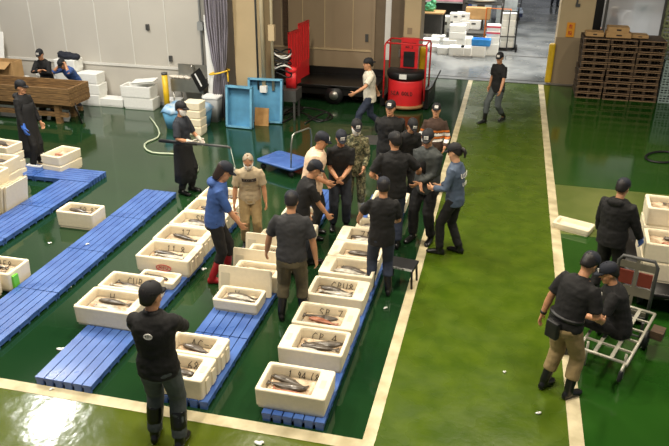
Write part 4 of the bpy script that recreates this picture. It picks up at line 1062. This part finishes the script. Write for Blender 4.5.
# ------------------------------------------------------------------ far hall
def fb(px, py, wd, dp, h, z, label, m='foamw', lid=True, dy=0, name='foam_box', x=None, rz=0):
    p = at(px, py); t = foam_box(name, p.x, p.y+dy, z, wd, dp, h, M[m] if isinstance(m, str) else m, lid=lid, label=label, rotz=rz); return t
row = [(418,51,.42,.22,'leftmost'), (429,52,.36,.2,'second'), (436.5,54.5,.46,.24,'third'), (448,56,.62,.3,'fourth'), (459.5,56.5,.46,.3,'fifth'), (470,56.8,.60,.36,'sixth under the blue crate'), (484,55.5,.55,.4,'seventh by the hand truck')]
for i, (px, py, wd, h, lb) in enumerate(row): fb(px, py, wd*.84, .5, h, 0, 'white foam box in the far front row, %s from the left' % lb)
for i, (px, py, wd, h, dy, z, lb) in enumerate(((440,50,.5,.22,.75,0,'left'), (446,50,.62,.26,.75,0,'middle'), (446,50,.60,.24,.72,.26,'middle, on another box'), (446,50,.58,.24,.74,.50,'middle, highest'), (456,50,.5,.3,.75,0,'right'), (420,48,.6,.2,.6,0,'far left'), (428,46,.5,.2,.9,0,'behind the leftmost ones'))):
    fb(px, py, wd, .5, h, z, 'white foam box in the far second row, %s' % lb, dy=dy)
fb(470, 56.8, .64, .4, .22, .37, 'bright blue plastic crate on the far white boxes', mat('bright_blue_crate', (50,140,215), .4), lid=False, name='blue_crate')
for k in range(3):
    t = fb(484, 55.5, .46, .4, .2, .41+.2*k, 'white carton on the seventh far box, %s' % ('lowest', 'middle with a pink lid', 'topmost with red marks')[k], dy=.05, name='carton')
    if k: MB().b2(.0, .46, -.006, 0, .12, .17).build('red_band', mat('pink_red_print', (205,60,80), .6), t)
for i, (px, py, wd, h, z, dy, m, lb) in enumerate(((451,45,.5,.3,.62,1.6,'foamw','white archive carton behind the far boxes'), (444,45,.45,.3,.60,1.6,'foamw','white tall carton behind the far boxes, left'), (460,45,.95,.42,.68,1.7,'card','long brown cardboard box on the far cartons'), (448,45,.62,.3,.3,1.55,'foamw','lower white carton with a hand hole'), (462,45,.55,.34,.32,1.55,'foamw','pale carton under the long brown box'), (437,40,.36,.7,0,1.2,'foamw','tall white carton standing near the yellow board'))):
    t = fb(px, py, wd, .45, h, z, lb, m, dy=dy, name='carton'); 
    if m == 'foamw': MB().b2(wd*.35, wd*.65, -.006, .0, h*.55, h*.72).build('hand_hole', M['dgrey'], t)
    if z > .25: pass
sh = empty('storage_table', at(440, 44)+V((.1, .9, 0)), 0, 'low dark table carrying the far cartons', 'table')
MB().b2(0, 2.0, 0, .8, .26, .30).build('table_top', M['dgrey'], sh)
for x, y in ((.05,.05), (1.9,.05), (.05,.7), (1.9,.7)): MB().b2(x, x+.06, y, y+.06, 0, .26).build('leg', M['dgrey'], sh)
# yellow board table with green heap
tt = empty('work_table', at(414, 45)+V((0, 1.2, 0)), 0, 'cluttered dark work table at the far left of the passage', 'table')
MB().b2(-.3, .9, 0, .8, .95, 1.0).build('table_top', M['card'], tt); MB().b2(-.3, .9, .7, .75, .1, .95).build('back_board', M['dgrey'], tt)
for x, y in ((-.28,.02), (.82,.02), (-.28,.7), (.82,.7)): MB().b2(x, x+.06, y, y+.06, 0, .95).build('leg', M['dgrey'], tt)
yb = fb(420, 42, .52, .35, .5, .35, 'yellow box standing under the far work table', mat('pale_yellow_box', (206,196,80), .6), dy=1.3, name='yellow_box')
yb2 = fb(420, 42, .56, .4, .35, 0, 'white box below the yellow box', dy=1.25)
gh = MB().ball((0,0,.15), (.22,.16,.2), 10).ball((.1,0,.36), (.1,.1,.16), 10).ball((-.2,0,.1), (.12,.1,.1), 8); remeshed(gh, 'green_bag', mat('green_bag_film', (50,130,90), .4, rgb2=(90,170,120)), .02, 2, .05, 8)
bo = bpy.data.objects['green_bag']; bo.location = V(tt.location) + V((.35,.35,1.0)); tag(bo, 'crumpled green bag on the far work table', 'bag')
# insulated van body / white counter far left
vn = empty('display_counter', at(428, 30)+V((-.6, 2.6, 0)), 0, 'white and pink cold cabinet with a grey panel and blue side, top of picture', 'cabinet')
MB().b2(-.5, 2.0, 0, 1.2, .75, 1.15).b2(-.5, 2.0, .9, 1.2, 1.15, 3.2).build('housing', M['white'], vn, bevel=.03)
MB().b2(-.1, 1.35, .86, .9, 1.3, 2.8).build('grey_panel', M['grey'], vn); MB().b2(-.5, 1.9, -.02, 0, .82, .95).build('pink_stripe', mat('pink_stripe', (214,150,160), .5), vn)
MB().b2(2.0, 2.2, -.1, 1.2, .7, 3.2).build('blue_side', mat('strong_blue', (40,90,205), .4), vn); MB().b2(-.4, 1.9, .1, 1.1, 0, .75).build('base', M['blackm'], vn)
# dark pillar and frames
for i, (px, w_, h) in enumerate(((471, .30, 6.5), (455, .12, 6.5))):
    p = at(px, 40); o = MB().b2(0, w_, 0, w_, 0, h).build('wall_pillar', mat('brown_grey_post', (88,80,74), .6), loc=(p.x, p.y+2.6+.2*i, 0)); struct(o)
rk = empty('storage_rack', at(458, 38)+V((.2, .9, 0)), 0, 'dark shelf rack with grey sheets between the far pillars', 'rack')
MB().b2(-.1, 1.4, 0, .8, 1.15, 1.2).b2(-.1, 1.4, 0, .8, 0, .1).b2(-.1, 0, 0, .8, 0, 2.8).b2(1.3, 1.4, 0, .8, 0, 2.8).build('frame', M['dgrey'], rk); MB().b2(0, 1.3, .7, .75, 1.2, 2.8).build('back_panel', M['grey'], rk)
q = MB().ball((.6,.3,1.32), (.55,.3,.12), 12).ball((.9,.25,1.42), (.3,.2,.1), 10); q.build('sheet_pile', M['white'], rk, True)
# orange trolley frame
og = empty('orange_trolley', at(482, 50)+V((0, 1.0, 0)), 0, 'orange tubular trolley frame behind the far boxes', 'trolley')
MB().tube([(0,0,0), (0,0,1.3), (.85,0,1.3), (.85,0,0)], .03, 8).tube([(0,0,.6), (.85,0,.6)], .025, 8).tube([(0,0,.2),(0,.8,.2),(.85,.8,.2),(.85,0,.2)], .025, 8).build('frame', M['orange'], og, True)
MB().b2(0, .85, 0, .8, .18, .22).build('deck', M['card'], og)
# hand truck with boxes
ht = empty('hand_truck', at(498, 52)+V((0,.2,0)), R(6), 'tall dark hand truck loaded with white boxes beyond the walking man', 'hand truck')
fr = MB()
for x in (0, .55): fr.tube([(x,0,.05), (x,0,1.45), (x,.1,1.6)], .025, 8)
for z in (.1, .5, 1.35): fr.tube([(0,0,z), (.55,0,z)], .02, 8)
fr.tube([(.275,0,.1), (.275,0,1.4)], .018, 8)
fr.build('frame', M['blackm'], ht, True); MB().b2(0,.55,0,.4,.05,.08).build('toe_plate', M['blackm'], ht)
for x in (-.04, .59): MB().tube([(x-.03,-.08,.13),(x+.03,-.08,.13)], .13, 14).build('wheel', M['black'], ht, True)
p = ht.location
for k in range(5): foam_box('foam_box', p.x+.04, p.y+.06, .09+.24*k, .48, .4, .235, M['foamw'], lid=True, label='white box on the dark hand truck, %s' % ('bottom', 'second', 'third', 'fourth', 'topmost')[k], rotz=R(6))
# stacked large white tubs behind
for i, (px, n) in enumerate(((474, 4), (499, 3))):
    for k in range(n):
        fb(px-4, 24, .86, .9, .62, .63*k, 'large pale insulated tub in the far %s column, %s' % (('left', 'middle', 'right')[i], ordn[k] if k < n-1 else 'topmost'), mat('pale_tub', (196,204,204), .5), lid=True, name='insulated_tub', dy=.6*i*0)
# far flat cart
ct = empty('flat_cart', at(505, 20), R(4), 'white-decked flat cart with a tall wire handle in the far passage', 'cart')
MB().b2(-.1, .75, 0, 1.1, .30, .42).build('deck', mat('pale_blue_deck', (190,205,225), .4), ct, bevel=.02)
MB().b2(-.08, .73, -.02, 1.12, .14, .30).build('frame', mat('navy_frame', (30,44,80), .5), ct); MB().tube([(-.05,1.05,.4),(-.05,1.05,1.6),(.7,1.05,1.6),(.7,1.05,.4)], .025, 8).build('handle', M['dgrey'], ct, True)
for x in (.05, .6):
    for y in (.1, 1.0): MB().tube([(x-.03,y,.09),(x+.03,y,.09)], .09, 12).build('wheel', M['black'], ct, True)
o = MB().ball((0,0,.0), (.2,.15,.22), 10).build('dark_red_bundle', mat('dark_red_cloth', (120,50,50), .7), None, True, loc=V(ct.location)+V((-.05,.9,.62))); tag(o, 'dark red bundle on the left of the far flat cart', 'bundle')
# ------------------------------------------------------------------ the people
def who(hx, hy, H, yaw, label, pose={}, w={}, dx=0, dy=0):
    """hx, hy: where the cap top shows; upright person of height H"""
    p = at(hx, hy, H+.02); return person((p.x+dx, p.y+dy, 0), yaw, H, label, pose, w)
def logo_back(root, K):
    mb = MB(); c = K['chest'] + K['d2']*.06; n = 20; ry = .142*K['fat']+.014
    for rr in (.036, .027): mb.tube([c + K['u2']*rr*math.cos(2*PI*i/n) - K['f2']*ry + K['d2']*rr*.75*math.sin(2*PI*i/n) for i in range(n+1)], .0035, 5)
    for k in (-1, 0, 1): mb.tube([c + K['u2']*.012*k - K['f2']*ry - K['d2']*.015, c + K['u2']*(.012*k+.004) - K['f2']*ry + K['d2']*.015], .004, 5)
    mb.build('printed_logo', M['badge'], root)
def chest_band(root, K):
    c = K['chest'] + K['d2']*.06; rx = .192*K['fat']+.010; ry = .142*K['fat']+.010; rs = []
    for dz in (-.012, .048): rs.append([c + K['d2']*dz + K['u2']*rx*math.sin(a) + K['f2']*ry*math.cos(a) for a in [R(-32+64*i/12) for i in range(13)]])
    o = MB().rings(rs, False, False).build('print_band', M['ink'], root); so = o.modifiers.new('t', 'SOLIDIFY'); so.thickness = .006
    patch_text('NUBE', .034, .036, .06, 1, .009, 'badge')(root, K)
def sweater_print(root, K):
    patch_text('TOKYO', .035, .05, .02, -1)(root, K)
# 24 foreground left
who(147, 281, 1.82, 10, 'man in black jacket with small round back logo, arms folded, standing in the foreground left', dict(turn=-28, nod=8, lh=(.02,.26,1.17), rh=(-.04,.30,1.22), le=(-1,.1,-.5), re=(1,.1,-.5), lf=(-.13,.05), rf=(.13,-.03), fat=1.06),
    dict(shirt='clbk', top_name='jacket', sleeve=1.9, hem=.83, trouser='cljg', boot='boot', bh=.30, cap='capb', badge=False, collar=True, extra=logo_back, bootover=True), dy=.02)
# 5 blue hoodie
who(231, 161, 1.78, -68, 'person in blue hooded sweatshirt and red rubber boots looking down at the fish boxes', dict(lean=5, bend=8, nod=24, lh=(-.16,.22,.92), rh=(.14,.34,.86), lf=(-.10,.12), rf=(.10,-.08)),
    dict(shirt='clbl', top_name='sweatshirt', sleeve=1.05, hood=True, hem=.84, trouser='clbk', tleg=.4, boot='bootr', bh=.40, cap='navy', hair='hairb', hairlen=.09, badge=True, extra=patch_text('P', .08, .1, .0, 1)), dx=-.30, dy=.05)
# 6 grey hair
who(244, 149, 1.58, 200, 'grey-haired man with white mask, beige printed T-shirt and khaki trousers looking down', dict(lean=5, bend=12, nod=20, lh=(-.27,.12,.76), rh=(.27,.10,.78), fat=1.08, turn=-5),
    dict(shirt='clbe', hem=.82, trouser='clkh', boot='boot', bh=.12, cap=None, hair='hairg', mask=True, skin='skin', extra=chest_band), dy=.15)
# 7 grey tee back
who(290, 191, 1.74, 10, 'man in charcoal T-shirt, olive trousers and navy cap seen from behind between two box rows', dict(nod=22, lean=4, bend=4, lh=(-.36,.20,.80), rh=(.33,.06,.72), le=(-1,-.5,-.2), re=(1,-.5,-.2), lf=(-.14,0), rf=(.13,.02), fat=1.08),
    dict(shirt='clgr', hem=.88, trouser='clol', tleg=.5, boot='boot', bh=.36, cap='navy', badge=False))
# 8 leaning dark tee
who(306, 158, 1.70, -62, 'man in black T-shirt leaning with his hand over the boxes behind the charcoal-shirted man', dict(lean=8, bend=10, nod=20, rh=(.10,.38,.88), lh=(-.20,.15,.80), lf=(-.12,.18), rf=(.10,-.12)),
    dict(shirt='clbk', hem=.84, trouser='cldn', boot='boot', bh=.14, cap='navy', badge=False), dx=-.10, dy=.05)
# 9 cream tee
who(317, 128, 1.76, -84, 'man in loose cream T-shirt with navy cap looking down to the right', dict(lean=4, bend=8, nod=18, rh=(.1,.26,.95), lh=(-.14,.2,.9), fat=1.1),
    dict(shirt='clcr', hem=.72, trouser='clbk', boot='boot', bh=.12, cap='navy', loose=1.8), dx=-.08)
# 10 black tee mask
who(340, 125, 1.72, 196, 'man in black T-shirt with mask pulled to the chin and badged cap, hands joined', dict(nod=18, bend=8, lean=3, lh=(-.02,.30,1.0), rh=(.06,.28,.98), turn=8, fat=1.05),
    dict(shirt='clbk', hem=.80, trouser='cldn', boot='boot', bh=.12, cap='navy', mask=False, extra=None), dy=.05)
# 11 camouflage
who(355, 117, 1.72, 194, 'person in camouflage jacket and trousers with white mask and tall white boots', dict(nod=18, bend=6, lh=(-.12,.26,.95), rh=(.14,.24,.95), turn=10, fat=.94),
    dict(shirt='clcm', top_name='jacket', sleeve=1.85, hem=.74, trouser='clcm', tleg=.5, boot='bootw', bh=.36, cap='capb', mask=True), dy=.12)
# 12 walker
who(371, 53, 1.80, 118, 'man in white short-sleeved shirt and jeans striding left with chin mask', dict(lean=3, lh=(-.30,.42,1.02), rh=(.30,-.26,.88), le=(-.4,-1,0), lf=(-.09,.34), rf=(.09,-.38), rfz=.06, hip=.87, turn=-6, nod=4),
    dict(shirt='clwh', hem=.80, trouser='clje', boot='boot', bh=.10, cap='capb', badge=False, capback=True))
# 13 black sweater
who(391, 98, 1.78, 186, 'man in long-sleeved black sweater and badged cap standing near the red picker', dict(nod=-4, turn=-10, lh=(-.08,-.22,.95), rh=(.08,-.22,.95), fat=1.16),
    dict(shirt='clbk', top_name='sweater', sleeve=1.9, hem=.62, trouser='clbk', boot='boot', bh=.14, cap='capb', loose=1.5))
# 14 striped
who(437, 101, 1.66, 184, 'person in brown sweater with cream and orange stripes and badged cap', dict(nod=-6, lh=(-.2,.2,.95), rh=(.2,.2,.95)),
    dict(shirt='clbr', top_name='sweater', sleeve=1.9, hem=.85, trouser='clbk', boot='boot', bh=.14, cap='capb', stripes=((1.04,1.09,1),(1.10,1.13,2),(1.15,1.20,1),(1.22,1.25,2))))
# 15 dark tee hidden
who(405, 116, 1.66, 210, 'man in black T-shirt and badged cap bending between the black-polo man and the grey jacket', dict(nod=22, bend=12, lean=8, lh=(-.1,.3,.95), rh=(.15,.3,.95)),
    dict(shirt='clbk', sleeve=1.8, hem=.8, trouser='clbk', cap='capb'), dy=.35)
# 16 grey jacket
who(431, 125, 1.84, 160, 'tall man in open dark grey jacket with hands clasped in front on the tape line', dict(nod=16, turn=14, bend=5, lh=(.0,.27,1.0), rh=(-.04,.29,.98), lf=(-.13,.02), rf=(.13,.10), fat=1.08),
    dict(shirt='cljk', top_name='jacket', sleeve=1.85, hem=.78, trouser='clbk', boot='boot', bh=.14, cap='capb', collar=True, loose=1.3, extra=lambda root, K: MB().loft([(K['waist']+K['f2']*.13, K['u2'], K['f2'], .035, .03), (K['chest']+K['f2']*.14, K['u2'], K['f2'], .05, .03), (K['nb']+K['f2']*.075-K['d2']*.03, K['u2'], K['f2'], .045, .03)], 12).build('undershirt', M['clbk'], root, True) and None))
# 17 black polo back
who(400, 130, 1.86, 12, 'man in black polo shirt seen from behind by the stool, arm out to the right', dict(nod=16, turn=26, rh=(.36,.26,1.0), lh=(-.26,.20,1.02), re=(1,-.3,-.3), lf=(-.10,.02), rf=(.09,.0), fat=1.08),
    dict(shirt='clbk', hem=.82, trouser='clje', boot='boot', bh=.10, cap='capb', badge=False, collar=True), dx=-.06)
# 18 black tee back
who(381, 175, 1.70, 14, 'man in black T-shirt and dark jeans seen from behind at the right-hand box row', dict(nod=18, lh=(-.30,.34,1.0), rh=(.16,.28,1.0), lf=(-.12,.04), rf=(.12,.0), le=(-1,-.4,-.3)),
    dict(shirt='clbk', hem=.80, trouser='clje', tleg=.55, boot='boot', bh=.34, cap='navy', badge=False), dx=.04)
# 19 lady
who(460, 141, 1.76, 74, 'woman with ponytail in slate-blue jacket printed with white letters, standing right of the tape', dict(nod=16, lean=3, lh=(-.14,.30,1.06), rh=(.12,.30,1.0), lf=(-.09,.14), rf=(.10,-.10), fat=.95),
    dict(shirt='clsl', top_name='jacket', sleeve=1.85, hem=.82, trouser='clbk', boot='boot', bh=.12, cap='capb', badge=False, ponytail=True, hair='hair', skin='skin2', extra=lambda root, K: (patch_text('USKY', .045, .07, .0, -1)(root, K), patch_text('LIFT', .03, .05, -.12, -1)(root, K), None)[2]))
# 20 far walker
who(502, 49, 1.72, 140, 'man in black T-shirt and grey trousers walking alone on the far green lane', dict(lf=(-.09,-.22), rf=(.09,.26), lfz=.03, hip=.90, lh=(-.27,.22,.84), rh=(.28,-.02,.84), nod=8, turn=20, lean=2),
    dict(shirt='clbk', hem=.80, trouser='cljg', tleg=.6, boot='boot', bh=.30, cap='capb'))
# 21 hoodie gloves
who(624, 176, 1.70, -34, 'man in black hooded jacket with blue rubber gloves by the loaded cart', dict(nod=20, lh=(-.26,.14,.84), rh=(.30,.24,.84), lf=(-.13,0), rf=(.12,.02), fat=1.12),
    dict(shirt='clbk', top_name='jacket', sleeve=1.9, hem=.80, hood=True, trouser='clbk', boot='boot', bh=.2, cap='navy', badge=False, glove='glove', gloves=(1,), loose=1.5))
# 22 khaki trousers
def bag_and_watch(root, K):
    b = MB(); c = K['P'] + K['u1']*.02*0
    b.box(tuple(K['P'] - K['u1']*.02 - K['f1']*.18 - V((0,0,.06))), (.15, .07, .20)); b.build('belt_bag', M['black'], root, bevel=.015)
    MB().loft([(K['P']+V((0,0,.075)), K['u1'], K['f1'], .178*K['fat'], .142*K['fat']), (K['P']+V((0,0,.105)), K['u1'], K['f1'], .174*K['fat'], .140*K['fat'])], 20).build('belt', M['black'], root, True)
    a, e, h = K['A'][-1]; d = (h-e).normalized(); MB().tube([h-d*.045, h-d*.015], .036, 12).build('watch', M['black'], root, True)
who(588, 246, 1.72, -42, 'man in black T-shirt and khaki trousers with a black belt bag beside the hand cart', dict(lean=8, bend=8, side=2, nod=30, lh=(-.32,-.02,.80), rh=(.22,.30,.95), le=(-1,-.6,0), lf=(-.13,-.02), rf=(.14,.06), fat=1.10),
    dict(shirt='clbk', hem=.88, trouser='clkh', tleg=.62, boot='boot', bh=.30, cap='navy', badge=False, extra=bag_and_watch), dx=-.10, dy=-.12)
# 23 seated
p = at(607, 268, 1.24)
person((1.60, 7.36, 0), 84, 1.72, 'man in black T-shirt with white print seated on the aluminium hand cart', dict(hip=.47, lean=10, bend=10, nod=10, lf=(-.12,.52), rf=(.14,.50), lh=(-.20,.46,.62), rh=(.18,.48,.62), turn=10, fat=1.05),
    dict(shirt='clbk', hem=.86, trouser='clbk', boot='boot', bh=.14, cap='navy', extra=patch_text('HSI', .05, .07, .0, 1, .014)))
# 4 hose man
hosem = who(179, 99, 1.70, -96, 'man in dark work clothes with white mask holding a long rod and hose', dict(nod=10, lh=(-.12,.30,1.02), rh=(.14,.26,1.05), le=(-.6,-.6,-.4), re=(.8,-.5,-.4), lf=(-.10,.04), rf=(.12,-.04)),
    dict(shirt='cldn', sleeve=.95, hem=.9, trouser='clbk', boot='boot', bh=.16, cap='capb', badge=False, mask=True, apron='clbk', aprontop=1.0, glove='wglove', gloves=(-1, 1)))
q = hosem.location
rod = empty('spray_rod', (q.x+.12, q.y-.22, 1.02), 0, 'long dark spray rod held level by the masked man', 'rod')
MB().tube([(-.45,.0,0), (.25,.0,0)], .032, 10).build('grip_tube', M['black'], rod, True); MB().tube([(.25,0,0), (.8,0,0), (.86,0,-.02)], .022, 8).build('rod_tube', M['dgrey'], rod, True)
MB().tube([(.86,0,-.02), (.92,.02,-.4), (.93,.03,-.9), (.95,.03,-1.0)], .006, 6).build('water_jet', mat('water_stream', (210,220,215), .1, trans=.3), rod, True)
# 3 apron man left
who(19, 78, 1.74, -96, 'man in black hooded jacket and long dark apron with blue glove at the left pallets', dict(nod=10, lh=(-.22,.14,.84), rh=(.24,.14,.80), lean=-2, lf=(-.10,.02), rf=(.12,.08), turn=12, fat=.95),
    dict(shirt='clbk', top_name='jacket', sleeve=1.85, hood=True, hem=.82, trouser='clbk', boot='boot', bh=.3, cap='capb', badge=False, apron='clbk', aprontop=1.3, glove='glove', gloves=(1,)), dx=.0)
# 1 and 2 behind the tub
person((-11.02, 15.16, 0), -172, 1.72, 'man in black sweater and badged cap sitting behind the wooden tub with arms folded', dict(hip=.72, lean=6, bend=8, nod=12, lf=(-.14,.16), rf=(.14,.14), lh=(.04,.30,.98), rh=(-.05,.33,1.02), le=(-1,.1,-.5), re=(1,.1,-.5)),
    dict(shirt='clbk', top_name='sweater', sleeve=1.7, hem=.86, trouser='clbk', cap='capb'))
person((-10.22, 15.18, 0), 165, 1.68, 'person in blue denim shirt crouching behind the wooden tub with both hands at the head', dict(hip=.68, lean=18, bend=18, nod=20, lf=(-.12,.08), rf=(.12,.06), lh=(-.13,.38,1.24), rh=(.06,.42,1.20), le=(-1,.5,-1), re=(1,.4,-1)),
    dict(shirt='clbl', sleeve=1.1, hem=.86, trouser='clje', cap='capb', badge=False, hairlen=.02))
# 25 behind curtain, 26 far top
person((2.86, 21.6, .45), 60, 1.74, 'person in dark clothes with white headscarf behind the grey plastic sheet', dict(nod=14, lh=(-.14,.3,1.05), rh=(.1,.3,1.05)), dict(shirt='cldn', sleeve=1.7, trouser='cldn', cap=None, hair='hairg', mask=True))
person(tuple(at(554, 6)), 200, 1.72, 'dark-clothed person far down the grey passage, only the legs in view', dict(lf=(-.10,.14), rf=(.10,-.12)), dict(shirt='clbk', trouser='cldn', cap='capb'))
# pale apron and cloth behind the sheet
o = MB().ball((0,0,0), (.16,.08,.36), 12).build('white_coat', M['white'], None, True, loc=(3.20, 21.5, 1.75)); tag(o, 'white coat hanging behind the grey plastic sheet', 'coat')
MB().tube([(0,0,.36), (0,0,2.6)], .006, 6).build('hanger_cord', M['dgrey'], o)
o = MB().b2(-.25,.25,-.02,.02,-.5,.5).build('pale_poster', mat('pale_blue_notice', (170,195,205), .6, rgb2=(210,222,226)), loc=(3.66, 21.9, 1.75)); tag(o, 'pale blue notice panel behind the grey plastic sheet', 'notice')
MB().b2(-.08,.08,-.025,-.021,.3,.42).build('teal_emblem', mat('teal_emblem', (30,120,120), .6), o); MB().b2(-.22, -.18, 0, .02, -1.75, -.5).b2(.18, .22, 0, .02, -1.75, -.5).build('stand', M['dgrey'], o)
struct(MB().b2(-16, 12, -6, 70, 9.2, 9.3).build('ceiling', mat('dark_hall_ceiling', (70,70,66), .8)))
struct(MB().b2(-3.0, 12, 21.3, 21.7, 3.05, 9.2).build('wall_glare_header', M['beige_light']))  # unseen header, added to keep far lamp glare off the lane
struct(MB().b2(2.52, 12, 21.25, 23.6, .0, .44).build('floor', M['dgrey']))
# ------------------------------------------------------------------ light
wd = bpy.data.worlds.new('world'); scene.world = wd; wd.use_nodes = True
bg = wd.node_tree.nodes['Background']; bg.inputs['Color'].default_value = (.9, .93, 1.0, 1); bg.inputs['Strength'].default_value = WORLD
def area(x, y, z, sx, sy, power, color, rz=0):
    l = bpy.data.lights.new('hall_lamp', 'AREA'); l.shape = 'RECTANGLE'; l.size = sx; l.size_y = sy; l.energy = power; l.color = color
    o = bpy.data.objects.new('hall_lamp_light', l); COL.objects.link(o); o.location = (x, y, z); o.rotation_euler[2] = rz
    return o
WARM = (1.0, .86, .66)
for x, y, pw, c in LAMPS:
    area(x, y, 7.4, .30, 1.5, pw, c)
    MBh = MB().b2(-.25, .25, -.9, .9, .02, .14).build('ceiling_light', M['white'], loc=(x, y, 7.4)); tag(MBh, 'white strip lamp fixture high above the market floor', 'ceiling light', 'ceiling lamps above the floor')
# ------------------------------------------------------------------ view
vs = scene.view_settings; vs.view_transform = 'Standard'; vs.look = 'None'; vs.gamma = 1; vs.use_curve_mapping = False; vs.exposure = EXPO

bpy.data.scenes.remove(TMP)
